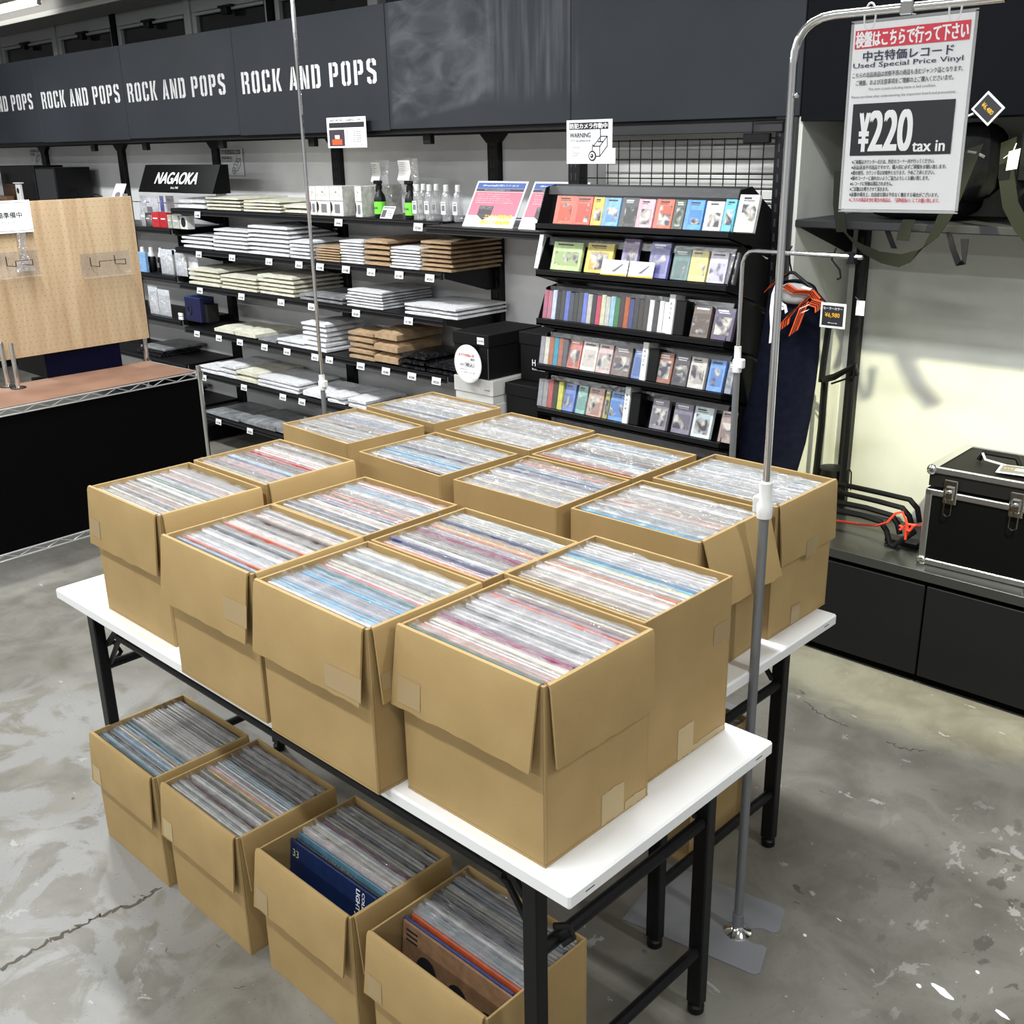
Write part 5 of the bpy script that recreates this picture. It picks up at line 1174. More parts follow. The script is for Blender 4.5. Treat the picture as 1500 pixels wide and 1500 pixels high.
m.tube([at(1318, 776, y=2.36), at(1330, 768, y=2.36), at(1348, 770, y=2.38)], .0045, 6).tube([at(1318, 770, y=2.37), at(1332, 778, y=2.35), at(1326, 786, y=2.36), at(1338, 770, y=2.36)], .0045, 6).tube([at(1328, 766, y=2.35), at(1326, 790, y=2.36)], .0045, 6)
m.build('bungee_cord', t, True)

# aluminium record case
cx0 = -.448; cy0 = 2.335; cz = .4215; CW, CD, CH = .37, .33, .345
mat('case_black', (.0022, .0022, .0022), .6, spec=.08)
t = thing('flight_case', 'black record case with aluminium edges and two latches, in the niche', 'case', (cx0, cy0, cz), math.radians(1.5))
MB().mat('case_black').box(.006, .006, .004, CW-.006, CD-.006, CH-.075).build('body', t)
MB().mat('black_card').box(.006, .006, CH-.068, CW-.006, CD-.006, CH-.004).build('lid', t)
e = .022
def edges(zs, th):
    m = MB().mat('aluminium')
    for z in zs:
        m.box(0, 0, z, CW, .012, z+th, .003).box(0, CD-.012, z, CW, CD, z+th, .003).box(0, 0, z, .012, CD, z+th, .003).box(CW-.012, 0, z, CW, CD, z+th, .003)
    return m
edges((0,), e).build('bottom_edging', t); edges((CH-.10,), e).build('middle_edging', t)
m = edges((CH-.022,), .022); m.box(0, 0, CH-.004, .03, CD, CH+.001, .002).box(CW-.03, 0, CH-.004, CW, CD, CH+.001, .002); m.build('lid_edging', t)
for (x, y) in ((0, 0), (CW-.022, 0), (0, CD-.022), (CW-.022, CD-.022)):
    MB().mat('aluminium').box(x, y, 0, x+.022, y+.022, CH-.078, .003).build('corner_post', t)
for (x, z) in ((.012, .012), (CW-.012, .012), (.012, CH-.012), (CW-.012, CH-.012)):
    m = MB().mat('chrome'); lump(m, (x, .004, z), (.018, .012, .018), 10, 6, 2.2, 0); m.build('corner_cap', t, True)
for x in (CW*.22, CW*.78):
    L = MB().mat('chrome').box(x-.022, -.006, CH-.118, x+.022, 0, CH-.035, .004).box(x-.014, -.014, CH-.10, x+.014, -.006, CH-.055, .004).tube([(x-.012, -.01, CH-.10), (x-.012, -.012, CH-.15), (x, -.012, CH-.158), (x+.012, -.012, CH-.15), (x+.012, -.01, CH-.10)], .0022, 6)
    L.lathe([(.009, 0), (.009, .006), (.004, .009)], 12, (x, -.016, CH-.075)); L.build('latch', t, True)
MB().mat('black_plastic').tube([(CW*.28, CD*.5, CH+.002), (CW*.31, CD*.5, CH+.028), (CW*.6, CD*.5, CH+.028), (CW*.64, CD*.5, CH+.002)], .009, 8).build('handle', t, True)
MB().mat('white_plastic').tube([(CW*.32, CD*.45, CH+.03), (CW*.36, CD*.42, CH+.012), (CW*.55, CD*.38, CH+.008)], .004, 6).build('zip_tie', t, True)
t2 = thing('case_price_card', 'black price card in white frame lying on the record case', 'card', (cx0+.20, cy0+.04, cz+CH+.006), math.radians(10))
MB().mat('white_plastic').box(0, 0, 0, .13, .10, .003, .001).build('frame', t2); MB().mat('grey_ink').box(.008, .008, .003, .122, .092, .0036).build('face', t2)
m = MB().mat('gold_ink'); text_on(m, '¥19,800', (0, 0, .0036), (1, 0, 0), (0, 1, 0), .015, .04, .06, .022, .01); m.mat('white_paper'); rect_on(m, (0, 0, .0036), (1, 0, 0), (0, 1, 0), .05, .038, .06, .026); m.build('lettering', t2)

# ================================================================ TABLES
def table(x0, y0, label):
    t = thing('folding_table', label, 'table', (x0, y0, 0), 0, 'white folding tables')
    L, W, H, th = 1.8, .6, .7, .029
    m = MB().mat('white_laminate').box(-L, 0, H-th, 0, W, H, .004); m.build('tabletop', t)
    for sx in (-1.685, -.115):
        for sy in (.045, .555):
            m = MB().mat('black_metal').box(sx-.0175, sy-.0145, .025, sx+.0175, sy+.0145, H-th, .003); m.lathe([(.012, .012), (.014, .026)], 12, (sx, sy, 0)); lg = m.build('leg', t)
            MB().mat('black_plastic').lathe([(.016, 0), (.0185, .003), (.0185, .018), (.013, .024)], 14, (sx, sy, 0)).build('foot_cap', lg, True)
        for z in (.49, .165):
            MB().mat('black_metal').tube([(sx, .055, z), (sx, .545, z)], .0125, 10).build('crossbar', t, True)
    for sy in (.062, .538):
        MB().mat('black_metal').tube([(-1.6, sy, .600), (-.2, sy, .600)], .0105, 8).build('side_rail', t, True)
        for sx, s in ((-1.685, 1), (-.115, -1)):
            b = MB().mat('black_metal').tube([(sx+s*.012, sy, .555), (sx+s*.10, sy, .635), (sx+s*.13, sy, .66)], .008, 6).tube([(sx+s*.012, sy, .50), (sx+s*.08, sy, .585), (sx+s*.14, sy, .61)], .007, 6)
            b.box(sx+s*.02, sy-.012, .62, sx+s*.12, sy+.012, .668, .003); b.build('folding_brace', t, True)
            if sy < .3: MB().mat('black_plastic').tube([(sx-s*.016, sy+.012, .54), (sx-s*.03, sy+.035, .535), (sx-s*.028, sy+.05, .50), (sx-s*.018, sy+.03, .49)], .006, 6).build('lock_lever', t, True)
    for sx in (-.003, -L+.003):
        for sy in (.05, .55):
            MB().mat('ink').box(sx-.0032, sy-.012, H-.016, sx+.0032, sy+.012, H-.012, .001).build('edge_mark', t)
    return t
table(0, 0, 'white folding table with black legs, the nearer one'); table(-.184, .61, 'white folding table with black legs, the farther one')

# ================================================================ BOXES OF RECORDS
BW, BD, BH = .332, .270, .325
def flap_mesh(m, L, drop, flare, ragged, seed, extra=(0, 0), widen=0):
    """hangs along local x (0..L), outward = -y; hinge at z=0"""
    r = random.Random(seed); n = 14; prof = [(.005, -.003), (.001, .0025), (-.005, .0015), (-.008, -.006)]
    rows = []
    for d, z in prof: rows.append([(L*i/n, d, z) for i in range(n+1)])
    for k in range(1, 4):
        s = k/3; row = []
        for i in range(n+1):
            u = i/n; zz = -.006-(drop-.006)*s; w_ = (.0012*math.sin(i*1.9+seed)) if k == 3 else 0
            row.append((L*u*(1)+(extra[0]*(1-u)+extra[1]*u)*s, -.008-math.sin(flare)*drop*s-.003*math.sin(PI*u)*math.sin(PI*s)-widen*u*s, zz+(r.uniform(-.0012, .0012) if k == 3 else 0)+w_))
        rows.append(row)
    vs = [p for row in rows for p in row]; N1 = len(vs); back = []
    for ri, row in enumerate(rows):
        for p in row: back.append((p[0], p[1]+.0038, p[2]-(.003 if ri < 3 else 0)))
    vs += back; fs = []; R = len(rows)
    for j in range(R-1):
        for i in range(n):
            a = j*(n+1)+i; fs.append((a, a+n+1, a+n+2, a+1)); fs.append((N1+a, N1+a+1, N1+a+n+2, N1+a+n+1))
    for i in range(n):
        a = (R-1)*(n+1)+i; fs.append((a, N1+a, N1+a+1, a+1)); fs.append((i, i+1, N1+i+1, N1+i))
    for j in range(R-1):
        a = j*(n+1); fs.append((a, N1+a, N1+a+n+1, a+n+1)); a += n; fs.append((a, a+n+1, N1+a+n+1, N1+a))
    m.add(vs, fs)
def cbox(x0, y0, z0, label, flaps='f', tapes=(), w_=BW, d=BD, h=BH, seed=0, front_drop=.145, side_drop=.142, rz=0.0, side_flare=.06, widen=0):
    t = thing('cardboard_box', label, 'box', (x0, y0, z0+.0006), rz, 'cardboard boxes full of records')
    T = .005; m = MB().mat('cardboard')
    m.box(0, 0, 0, w_, d, T).box(0, 0, T, w_, T, h, .001).box(0, d-T, T, w_, d, h, .001).box(0, T, T, T, d-T, h, .001).box(w_-T, T, T, w_, d-T, h, .001)
    m.mat('cardboard_edge').box(w_-.0035, -.0004, .002, w_-.0015, .0, h-.002)
    m.build('body', t)
    r = random.Random(seed+50)
    flare_f = .07+r.uniform(-.02, .03)
    if 'f' in flaps:
        m = MB().mat('cardboard'); flap_mesh(m, w_-.008, front_drop, flare_f, 1, seed, (-.008, -.006))
        m.build('front_flap', t, True, loc=(.001, 0, h))
    if 'r' in flaps:
        m = MB().mat('cardboard'); flap_mesh(m, d-.012, side_drop, side_flare, 1, seed+3, (0.004, -.004), widen)
        m.build('side_flap', t, True, loc=(w_, .008, h), rot=(0, 0, PI/2))
    if 'l' in flaps:
        m = MB().mat('cardboard'); flap_mesh(m, d-.012, side_drop, .05, 1, seed+6)
        m.build('side_flap', t, True, loc=(0, d-.006, h), rot=(0, 0, -PI/2))
    if 'b' in flaps:
        m = MB().mat('cardboard'); flap_mesh(m, w_-.008, front_drop, .05, 1, seed+8)
        m.build('back_flap', t, True, loc=(w_-.004, d, h), rot=(0, 0, PI))
    for tp in tapes:
        # (face, a0, b0, a1, b1, material, outward offset)
        face, a0, b0, a1, b1, mt, off = tp; m = MB().mat(mt)
        rr = random.Random(int(a0*1000)+seed); n = 8; lo = [(a0+(a1-a0)*i/n, b0+rr.uniform(-.002, .002)) for i in range(n+1)]; hi = [(a0+(a1-a0)*i/n, b1+rr.uniform(-.002, .002)) for i in range(n, -1, -1)]
        poly = lo+hi
        if off > .01:   # stuck on the hanging flap: follow its slant
            drop = front_drop if face == 'f' else side_drop; fl = flare_f if face == 'f' else side_flare; Lf = (w_-.008) if face == 'f' else (d-.012); o0 = .001 if face == 'f' else .008
            def fo(a, b):
                s_ = min(1, max(0, (h-b-.006)/(drop-.006))); u_ = (a-o0)/Lf
                return .0088+math.sin(fl)*drop*s_+.003*math.sin(PI*u_)*math.sin(PI*s_)+(widen*u_*s_ if face == 'r' else 0)
            nn = 6; G_ = [[(a0+(a1-a0)*i/nn, b0+(b1-b0)*j/nn) for i in range(nn+1)] for j in range(nn+1)]
            pv = [((a, -fo(a, b), b) if face == 'f' else (w_+fo(a, b), a, b)) for row in G_ for a, b in row]
            m.add(pv, [(j*(nn+1)+i, j*(nn+1)+i+1, (j+1)*(nn+1)+i+1, (j+1)*(nn+1)+i) for j in range(nn) for i in range(nn)]); m.build('packing_tape' if mt == 'packing_tape' else 'torn_tape', t); continue
        if face == 'f': m.prism(poly, (0, -off, 0), (1, 0, 0), (0, 0, 1), (0, -.0005, 0))
        else: m.prism(poly, (w_+off, 0, 0), (0, 1, 0), (0, 0, 1), (.0005, 0, 0))
        m.build('packing_tape' if mt == 'packing_tape' else 'torn_tape', t)
    return t

PALREC = [((.62, .61, .57), 'off-white'), ((.48, .46, .42), 'grey-beige'), ((.70, .70, .69), 'white'), ((.30, .31, .34), 'grey'), ((.40, .36, .30), 'taupe'), ((.57, .53, .42), 'cream'), ((.20, .26, .34), 'slate blue'), ((.10, .11, .13), 'charcoal'), ((.55, .50, .47), 'pale grey'), ((.25, .42, .55), 'pale blue'),
          ((.45, .05, .05), 'red'), ((.60, .13, .05), 'orange-red'), ((.04, .05, .15), 'navy'), ((.40, .30, .16), 'tan'), ((.62, .45, .45), 'pink'), ((.03, .03, .03), 'black'), ((.10, .05, .035), 'dark brown'), ((.05, .32, .55), 'sky blue'), ((.07, .18, .18), 'teal'), ((.62, .55, .16), 'yellow'), ((.30, .03, .11), 'wine red')]
WGT = [20, 16, 17, 12, 10, 9, 6, 6, 12, 4, 1.6, 1.4, 2.2, 3.5, 2, 4, 2.5, 1, 1.6, .8, 1]
RS = .309
JM = {}
def jacket_mesh(th):
    if th not in JM:
        JM[th] = MB().mat('card_print').box(0, 0, 0, RS, th, RS, .0007).mesh('jacket')
    return JM[th]
def sleeve_geo(seed, th, rise=.007):
    r = random.Random(seed); nx = 16; zs = [.19, .26, .29, RS, RS+rise]; vs = []; fs = []
    ph = [r.uniform(0, 6.3) for _ in range(4)]; amp = r.uniform(.5, 1.2)
    lift = [max(0.0, r.uniform(.25, 1.0)) for _ in range(nx+1)]
    for side in (0, 1):
        for j, z in enumerate(zs):
            for i in range(nx+1):
                u = i/nx; x = -.004+u*(RS+.008)
                wv = (math.sin(u*9+ph[0])+.6*math.sin(u*23+ph[1])+.4*math.sin(u*41+ph[2]))*.0011*amp*(j/4)+r.uniform(-.0007, .0007)*(j > 1)
                y = (-.0006 if side == 0 else th+.0006)+wv
                if j == 4: y = (th/2+(y-th/2)*.7)+r.uniform(-.001, .001); z2 = RS+.001+rise*lift[i]
                else: z2 = z
                vs.append((x, y, z2))
        o = side*len(zs)*(nx+1)
        for j in range(len(zs)-1):
            for i in range(nx):
                a = o+j*(nx+1)+i; fs.append((a, a+1, a+nx+2, a+nx+1) if side == 0 else (a, a+nx+1, a+nx+2, a+1))
    return vs, fs
SM = {}
def sleeve_mesh(k, th):
    if (k, th) not in SM: SM[(k, th)] = MB().mat('sleeve_film').add(*sleeve_geo(k*7+1, th, (.004, .006, .009, .013)[k % 4])).mesh('plastic_sleeve', True)
    return SM[(k, th)]
FAR = MB(); FAR.mat('card_print_far')
def wcol(r):
    return r.choices(PALREC, WGT)[0]
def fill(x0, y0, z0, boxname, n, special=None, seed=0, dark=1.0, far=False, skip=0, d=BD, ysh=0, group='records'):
    r = random.Random(seed*31+5)
    inner = d-.012-.02-skip; step = inner/n; y = y0+.010+skip
    for i in range(n):
        th = r.choice((.0034, .0042, .0052, .0062)); col, cn = special[i] if special and i in special else wcol(r)
        jx = .0115+r.uniform(-.006, .006)-.002; jz = .0058+max(-.003, r.gauss(0, .0028)); lean = .02+(r.uniform(-.004, .006) if not (skip and i < 5) else 0)+(skip and .10*max(0, 1-i/16.0))
        k = r.randrange(8); yy = y+i*step+((0, .003, .012, .014, .013, .012, .010, .008, .006, .004, .002)[i] if skip and i < 11 else 0)
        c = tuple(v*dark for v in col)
        if far:
            M = Matrix.Translation((x0+jx, yy, z0+jz)) @ Matrix.Rotation(-lean, 4, 'X')
            FAR.mat('card_print_far'); FAR.col = c; FAR.box(0, 0, .15, RS, th, RS, 0, M)
            FAR.mat('sleeve_film'); FAR.col = (1, 1, 1); v, f = sleeve_geo(k*7+1, th, (.004, .006, .009, .013)[k % 4]); FAR.add([M @ Vector(p) for p in v], f)
            continue
        o = bpy.data.objects.new('record_jacket', jacket_mesh(th)); C.objects.link(o)
        o.location = (x0+jx, yy, z0+jz); o.rotation_euler = (-lean, 0, r.uniform(-.006, .006)); o.color = (*c, 1)
        tag(o, '%s record, %s from the front, %s' % (cn, ORD[i], boxname), 'record', 'records in '+boxname)
        if skip and i in (0, 1, 2): continue
        s = bpy.data.objects.new('plastic_sleeve', sleeve_mesh(k, th)); C.objects.link(s); s.parent = o
ZTAB = .7
FL, FR_ = 'f', 'fr'
def P(c): return {n: v for n, v in zip(('red', 'orange', 'navy', 'blue', 'lblue', 'black', 'yellow', 'wine', 'white', 'cream', 'teal', 'pink', 'green', 'brown'), PALREC)}[c]
CN = {c[1]: c for c in PALREC}
white, red, ored, navy, sky, lblue, black, yellow, wine, teal, cream, pink, slate, brown = (CN['white'], CN['red'], CN['orange-red'], CN['navy'], CN['sky blue'], CN['pale blue'], CN['black'], CN['yellow'], CN['wine red'], CN['teal'], CN['cream'], CN['pink'], CN['slate blue'], CN['dark brown'])
upper = [
 ('b1', -1.567, .035, 'leftmost box, near table front row', 'fr', [('f', .005, .205, .055, .25, 'packing_tape', .020)], {1: cream, 2: CN['grey'], 4: white, 5: black, 9: CN['tan'], 22: navy}),
 ('b2', -1.115, -.019, 'second box from left, near table front row', 'fr', [('f', .245, .215, .326, .262, 'packing_tape', .018)], {0: slate, 1: slate, 2: slate, 3: ored, 4: white, 11: CN['grey'], 25: brown, 27: black, 28: white, 30: pink}),
 ('b3', -.757, -.026, 'third box from left, near table front row', 'fr', [('f', .225, .19, .325, .235, 'packing_tape', .019), ('r', .012, .21, .26, .24, 'packing_tape', .0135)], {0: white, 1: cream, 2: sky, 3: lblue, 4: CN['grey'], 6: pink, 14: slate, 15: teal, 16: teal, 18: red, 21: cream, 27: sky, 28: slate}),
 ('b4', -.403, .024, 'nearest corner box, near table front row', 'fr', [('r', .14, .005, .20, .065, 'torn_tape', .0006), ('r', .203, .004, .262, .022, 'torn_tape', .0006), ('f', .01, .19, .07, .24, 'packing_tape', .02)], {0: teal, 1: ored, 2: pink, 4: ored, 9: wine, 10: wine, 12: white, 13: white, 14: white, 22: slate, 24: pink, 27: ored, 28: red}),
]
for i, (k, x, y, nm, fl, tp, spc) in enumerate(upper):
    lab = 'cardboard box of records: '+nm
    cbox(x, y, ZTAB, lab, fl, tp, seed=i+1)
    fill(x, y, ZTAB, nm, 34, spc, seed=i+1)
# second row of near table
row2 = [('b5', -1.577, .322, 'leftmost box, near table back row', {10: wine, 11: lblue, 12: sky, 16: black, 17: brown, 20: red, 21: red}, 'r'), ('b6', -1.115, .252, 'second box from left, near table back row', {2: CN['grey'], 5: navy, 8: yellow, 12: black, 15: red, 17: yellow, 18: black, 20: ored, 22: slate, 28: black}, ''), ('b7', -.757, .251, 'third box from left, near table back row', {1: red, 12: black, 14: wine, 15: wine, 17: slate, 20: ored, 21: yellow, 26: teal}, ''), ('b8', -.425, .303, 'rightmost box, near table back row', {0: black, 1: CN['tan'], 5: pink, 12: ored, 13: cream, 14: cream, 15: ored, 20: yellow, 27: navy, 30: pink}, '')]
for i, (k, x, y, nm, spc, fl) in enumerate(row2):
    tp = []
    if k == 'b8': tp = [('r', .11, .004, .16, .07, 'torn_tape', .0006), ('r', .16, .003, .265, .015, 'torn_tape', .0006), ('r', .215, .20, .27, .24, 'packing_tape', .0006)]
    cbox(x, y, ZTAB, 'cardboard box of records: '+nm, fl, tp, seed=i+11, w_=BW, d=.272)
    fill(x, y, ZTAB, nm, 34, spc, seed=i+11, far=(k != 'b8'))
far = [('b9', -1.72, .70, 'leftmost box, far table front row', -.09), ('b10', -1.305, .655, 'second box from left, far table front row', -.06), ('b11', -.930, .648, 'third box from left, far table front row', .02), ('b12', -.575, .672, 'rightmost box, far table front row', .03),
       ('b13', -1.70, 1.0, 'leftmost box, far table back row', -.08), ('b14', -1.295, .960, 'second box from left, far table back row', -.03), ('b15', -.935, .935, 'third box from left, far table back row', .0), ('b16', -.572, .972, 'rightmost box, far table back row', .0)]
for i, (k, x, y, nm, rz) in enumerate(far):
    tp = [('r', .10, .004, .14, .05, 'packing_tape', .0006), ('r', .12, .17, .17, .215, 'packing_tape', .014)] if k == 'b16' else []
    cbox(x, y, ZTAB, 'cardboard box of records: '+nm, 'r' if k in ('b12', 'b16') else '', tp, seed=i+21, rz=rz*.6, side_flare=.30 if k == 'b12' else .06, w_=.338 if k in ('b12', 'b16') else BW)
    fill(x, y, ZTAB, nm, 38, {'b10': {8: sky, 9: lblue, 10: sky, 11: lblue, 2: navy}, 'b11': {22: navy, 24: navy, 30: white}, 'b12': {1: navy, 2: sky, 4: white, 5: lblue, 24: navy}, 'b14': {30: navy, 33: navy}, 'b16': {32: teal, 31: teal, 28: pink}}.get(k), seed=i+21, far=True)
# boxes on the floor
low = [('c1', -1.672, -.02, 'leftmost box on the floor', {3: black, 8: CN['tan'], 9: slate, 10: lblue, 11: teal, 12: slate}, 0, 33), ('c2', -1.308, -.012, 'second box from left on floor', {0: white, 1: cream, 5: brown, 6: brown, 8: white, 13: yellow, 17: brown, 21: teal}, 0, 33), ('c3', -.913, .000, 'third box from left on floor', None, .035, 28), ('c4', -.526, .003, 'nearest box on the floor', None, .03, 28)]
BL = {0: ((.008, .025, .10), 'dark blue lettered'), 1: ((.02, .02, .03), 'black'), 2: ((.10, .22, .30), 'teal-blue'), 3: CN['grey'], 15: CN['wine red']}
BR = {0: ((.30, .17, .09), 'light brown'), 1: ((.04, .06, .22), 'royal blue'), 2: ((.55, .10, .03), 'orange'), 3: CN['grey'], 5: CN['teal'], 14: CN['navy']}
for i, (k, x, y, nm, spc, skip, n) in enumerate(low):
    cbox(x, y, 0, 'cardboard box of records: '+nm, 'fr' if k != 'c4' else 'f', [('f', .005, .185, .05, .235, 'torn_tape' if i < 2 else 'packing_tape', .019)], seed=i+41, d=.275)
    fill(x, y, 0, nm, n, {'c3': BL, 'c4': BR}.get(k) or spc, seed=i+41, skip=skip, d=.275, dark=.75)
cbox(-.736, .945, 0, 'cardboard box of records on the floor under the far table', '', seed=77, rz=.0)
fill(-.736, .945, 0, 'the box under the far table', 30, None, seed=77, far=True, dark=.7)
o = bpy.data.objects.new('record_jackets', FAR.mesh('record_jackets', False, True)); C.objects.link(o)
o['kind'] = 'stuff'; o['label'] = 'tightly packed plastic-sleeved records filling the farther cardboard boxes'; o['category'] = 'records'
# lettering on the two front covers in the floor boxes
def cover_print(boxname, fn):
    for ob in bpy.data.objects:
        if ob.name.startswith('record_jacket') and ob.get('label', '').endswith(' first from the front, '+boxname): fn(ob); break
def blue_print(ob):
    m = MB().mat('white_paper'); A = Vector((1, 0, 0)); B = Vector((0, 0, 1))
    for k, ln in enumerate(('LIGHT JAZZ', 'COLLECTION')): text_on(m, ln, (0, 0, 0), B*-1, A, -.302, .236+k*.024, .10, .017-.008*k, .03, 0, .0012)
    m.mat('cream_ink'); text_on(m, '33', (0, 0, 0), A, B, .012, .272, .022, .018, .01, 0, .0012); m.build('lettering', ob)
mat('cream_ink', (.55, .5, .3), .5)
cover_print('third box from left on floor', blue_print)
for ob in list(bpy.data.objects):
    if ob.get('label', '') == 'teal-blue record, third from the front, third box from left on floor':
        m = MB().mat('cream_ink'); text_on(m, 'ANIMATION', (0, 0, 0), (1, 0, 0), (0, 0, 1), .09, .280, .12, .016, 0, 0, .0008); m.build('lettering', ob)
def brown_print(ob):
    m = MB().mat('ink')
    for cx, cz_ in ((.075, .225), (.165, .215), (.25, .205)): m.prism([(cx+.030*math.cos(a*PI/10), cz_+.034*math.sin(a*PI/10)) for a in range(20)], (0, -.0004, 0), (1, 0, 0), (0, 0, 1), (0, -.0006, 0))
    for k in range(3): m.box(.012, -.001, .27+k*.011, .045, -.0004, .274+k*.011)
    m.build('picture', ob)
cover_print('nearest box on the floor', brown_print)

# ================================================================ SIGN STANDS
def bend(p0, p1, p2, r, n=6):
    p0, p1, p2 = map(Vector, (p0, p1, p2)); a = p1+(p0-p1).normalized()*r; b = p1+(p2-p1).normalized()*r
    return [a.lerp(p1, t).lerp(p1.lerp(b, t), t) for t in [i/n for i in range(n+1)]]
sx, sy = -.178, .822
t = thing('sign_stand', 'grey and chrome pole stand on a flat base, carrying the price sign', 'stand', (sx, sy, 0))
PB = [(-.407, .671), (-.448, .916), (-.142, .968), (-.131, .962), (-.106, .892), (-.107, .880), (-.116, .874), (-.136, .872), (-.150, .864), (-.159, .850), (-.161, .836), (-.156, .822), (-.145, .813), (-.128, .812), (-.108, .822), (-.096, .820), (-.068, .742), (-.075, .728)]
MB().mat('plate_grey').prism([(x-sx, y-sy) for x, y in reversed(PB)], (0, 0, 0), (1, 0, 0), (0, 1, 0), (0, 0, .0035)).build('base_plate', t)
MB().mat('chrome').lathe([(.034, .0035), (.033, .006), (.020, .014), (.014, .024)], 20).build('collar', t, True)
MB().mat('silver_paint').tube([(0, 0, .02), (0, 0, 1.08)], .0105, 12).build('lower_pole', t, True)
MB().mat('silver_paint').lathe([(.0135, .02), (.0135, .055), (.011, .056)], 14).build('sleeve_nut', t, True)
MB().mat('white_plastic').lathe([(.016, 1.055), (.0165, 1.06), (.0165, 1.085), (.013, 1.09), (.013, 1.13), (.010, 1.133)], 14).box(-.024, -.010, 1.062, -.004, .010, 1.10, .003).build('joint', t, True)
top = bend((0, 0, 1.5), (0.0, 0, 1.992), (.6, 0, 1.992), .075)
MB().mat('chrome').tube([(0, 0, 1.12)]+top+[(.36, 0, 1.992)], .0075, 12).build('upper_pole', t, True)
m = MB().mat('chrome'); lump(m, (.012, -.002, 1.865), (.005, .005, .005), 8, 6, 2, 0); m.box(.194, -.010, 1.980, .216, .010, 2.003, .002).build('clip', t, True)
# the price sign
SX0, SX1, SZ0, SZ1 = -.064, .146, 1.668, 1.976
t = thing('price_sign', 'laminated white price sign reading 220 yen tax in, hanging at top right', 'sign', (SX0, .818, SZ0))
W, H = SX1-SX0, SZ1-SZ0; t.rotation_euler = (0, math.radians(-.6), 0)
MB().mat('white_paper').box(.003, 0, .003, W-.003, .0008, H-.003).build('sheet', t)
MB().mat('laminate_film').box(-.0015, -.0012, -.0015, W+.0015, -.0008, H+.0015).build('laminate', t)
MB().mat('chrome').box(-.002, 0.0001, -.002, W+.002, .0006, .0025).box(-.002, .0001, H-.0025, W+.002, .0006, H+.002).box(-.002, .0001, 0, .0025, .0006, H).box(W-.0025, .0001, 0, W+.002, .0006, H).build('seal_edge', t)
rows = [('red_ink', .035, .862, .925, .093, None, 0, 0), ('ink', .06, .302, .845, .275, None, 0, 0),
 ('white_paper', .045, .868, .905, .08, '検盤はこちらで行って下さい', .035, 0), ('ink_navy', .115, .795, .735, .052, '中古特価レコード', .02, 0), ('ink_navy', .035, .755, .895, .034, 'Used Special Price Vinyl', .012, 0),
 ('ink', .035, .712, .90, .028, 'こちらの出品商品は状態不良の商品も含むジャンク品となります。', .012, 0), ('ink', .07, .672, .80, .028, 'ご検盤、および注意事項をご理解の上ご購入くださいませ。', .012, 0),
 ('grey_ink', .18, .640, .56, .018, 'This item is junk including items in bad condition.', .005, 0), ('grey_ink', .04, .603, .86, .018, 'Please purchase after understanding the inspection board and precautions.', .005, 0),
 ('white_paper', .135, .325, .075, .20, '¥', .04, 0), ('white_paper', .225, .325, .35, .21, '220', .035, 0), ('white_paper', .595, .318, .26, .055, 'tax in', .04, 0)]
L8 = ['※ご検盤はカウンターまたは、所定のコーナー内で行ってください。', '※返品/返金不可商品ですので、購入前に必ずご検盤をお願い致します。', '※盤の割引、カウント等は対象外となります。予めご了承ください。', '※盤のコーナーに紛れないようご協力よろしくお願い致します。', '※レコードに特価は適応されません。', '※ご試聴はお断りさせて頂きます。', '※返盤の場合上、出店前公開は予告なく撤去する場合がございます。', '※こちらの商品を含む場合の商品は、「送料着払い」にてお願い致します。']
for k, (s, ww) in enumerate(zip(L8, (.70, .80, .71, .67, .37, .34, .76, .77))): rows.append(('red_ink' if k == 7 else 'ink', .085, .256-.0295*k, ww, .024, s, .018, 0))
# offsets: text must sit above the solid panels
A = Vector((1, 0, 0)); B = Vector((0, 0, 1)); m1 = MB(); m2 = MB()
for mt, x, y, ww, hh, tx, bo, sh in rows:
    if tx: m2.mat(mt); text_on(m2, tx, (0, -.0012, 0), A, B, x*W, y*H, ww*W, hh*H, bo, sh, .0006)
    else: m1.mat(mt); rect_on(m1, (0, -.0012, 0), A, B, x*W, y*H, ww*W, hh*H, .0001, .0002)
m1.build('print', t); m2.build('lettering', t)
for x in (.024, .168):
    MB().mat('white_plastic').tube([(x+.006+.010*math.cos(a*PI/8), .001+.0*a, H+.006+.022*math.sin(a*PI/8)) for a in range(17)], .0018, 6).build('hook_ring', t, True)
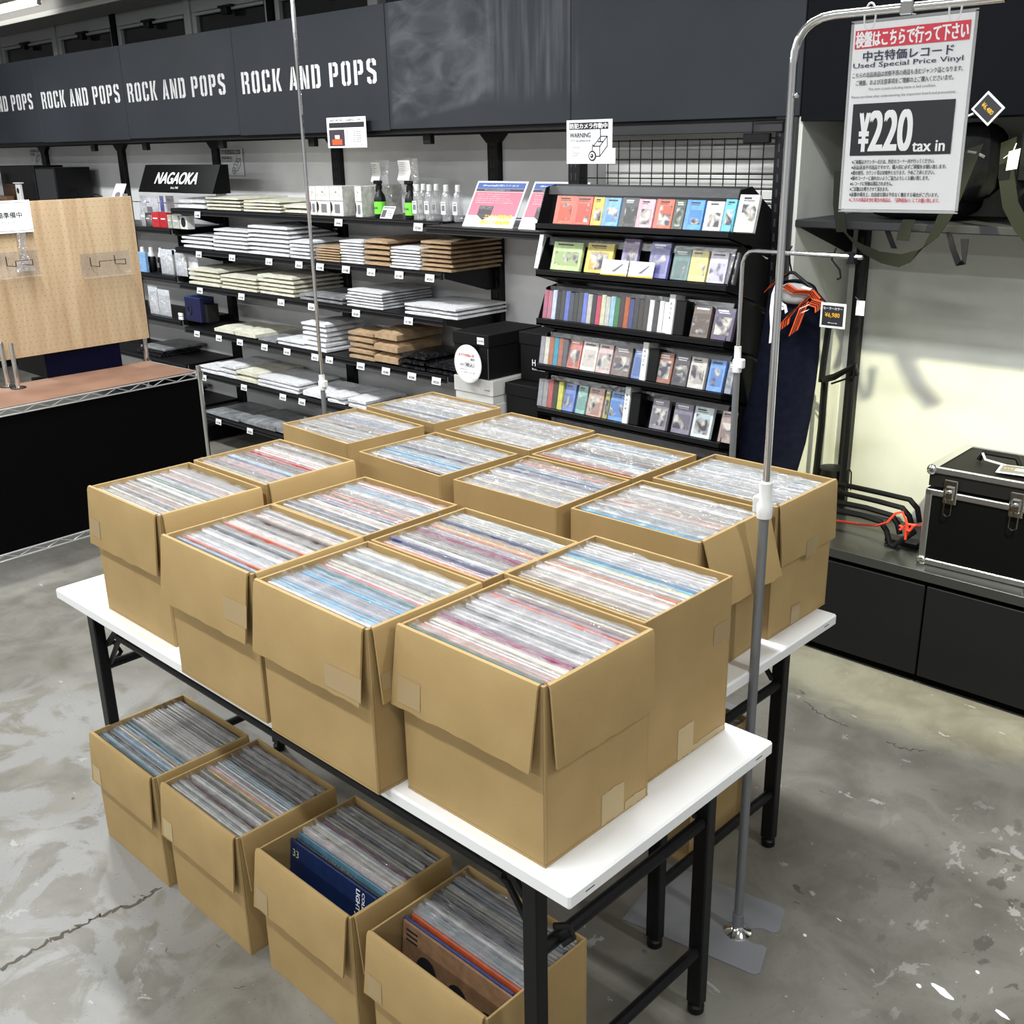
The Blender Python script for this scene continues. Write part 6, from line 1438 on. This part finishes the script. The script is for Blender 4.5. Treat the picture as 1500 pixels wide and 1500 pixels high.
# left pole behind the boxes
sx, sy = -1.884, .97
lp = at(472, 560, z=1.08); sx, sy = -2.18, 1.45
q = at(472, 560, y=1.45); sx = q.x
t = thing('sign_stand', 'slim grey pole with white joint standing between the tables and shelving', 'stand', (sx, sy, 0))
zj = q.z
MB().mat('plate_grey').box(-.15, -.13, 0, .15, .13, .0035, .001).build('base_plate', t)
MB().mat('silver_paint').tube([(0, 0, .0035), (0, 0, zj)], .0095, 12).build('lower_pole', t, True)
MB().mat('chrome').tube([(0, 0, zj), (0, 0, zj+1.62)], .0068, 12).build('upper_pole', t, True)
MB().mat('white_plastic').lathe([(.015, zj-.03), (.0155, zj-.025), (.0155, zj+.005), (.012, zj+.01), (.012, zj+.03)], 14).box(-.004, -.010, zj-.018, .026, .010, zj+.01, .003).build('joint', t, True)
MB().mat('clear_film').ribbon([(-.006, -.004, zj+1.55), (.006, .0, zj+1.35), (-.004, .003, zj+1.15), (.003, 0, zj+1.0)], (.009, 0, 0), .0005).build('clear_wrap', t, True)
# third stand before the cassette rack
q = at(1080, 530, y=1.62); sx, sy, zj = q.x, 1.62, q.z
t = thing('sign_stand', 'grey pole stand with a bare bent chrome arm before the cassette rack', 'stand', (sx, sy, 0))
MB().mat('plate_grey').box(-.30, -.12, 0, .03, .12, .0035, .001).build('base_plate', t)
MB().mat('silver_paint').tube([(0, 0, .0035), (0, 0, zj)], .0095, 12).build('lower_pole', t, True)
a1 = at(1088, 380, y=1.62); zt = at(1110, 368, y=1.62).z; xe = at(1265, 358, y=1.62).x
MB().mat('chrome').tube([(0, 0, zj)]+bend((0, 0, zj+.1), (0, 0, zt-0), (1, 0, zt+.01), .045)+[(xe-sx, 0, zt)], .0058, 10).build('upper_pole', t, True)
MB().mat('white_plastic').lathe([(.013, zj-.03), (.0135, zj-.025), (.0135, zj+.005), (.010, zj+.01), (.010, zj+.045)], 14).box(.0, -.010, zj-.018, .022, .010, zj+.01, .003).build('joint', t, True)
m = MB().mat('black_metal').prism([(-.012, -.018), (.012, -.018), (.006, 0), (.008, .012), (-.008, .012), (-.006, 0)], (xe-sx-.028, -.008, zt), (1, 0, 0), (0, 0, 1), (0, .016, 0)); m.build('binder_clip', t)
MB().mat('black_metal').tube([(xe-sx-.075, 0, zt+.02), (xe-sx-.085, 0, zt-.01), (xe-sx-.06, 0, zt-.035), (xe-sx-.055, 0, zt-.055), (xe-sx-.065, 0, zt-.06)], .003, 6).build('hook', t, True)
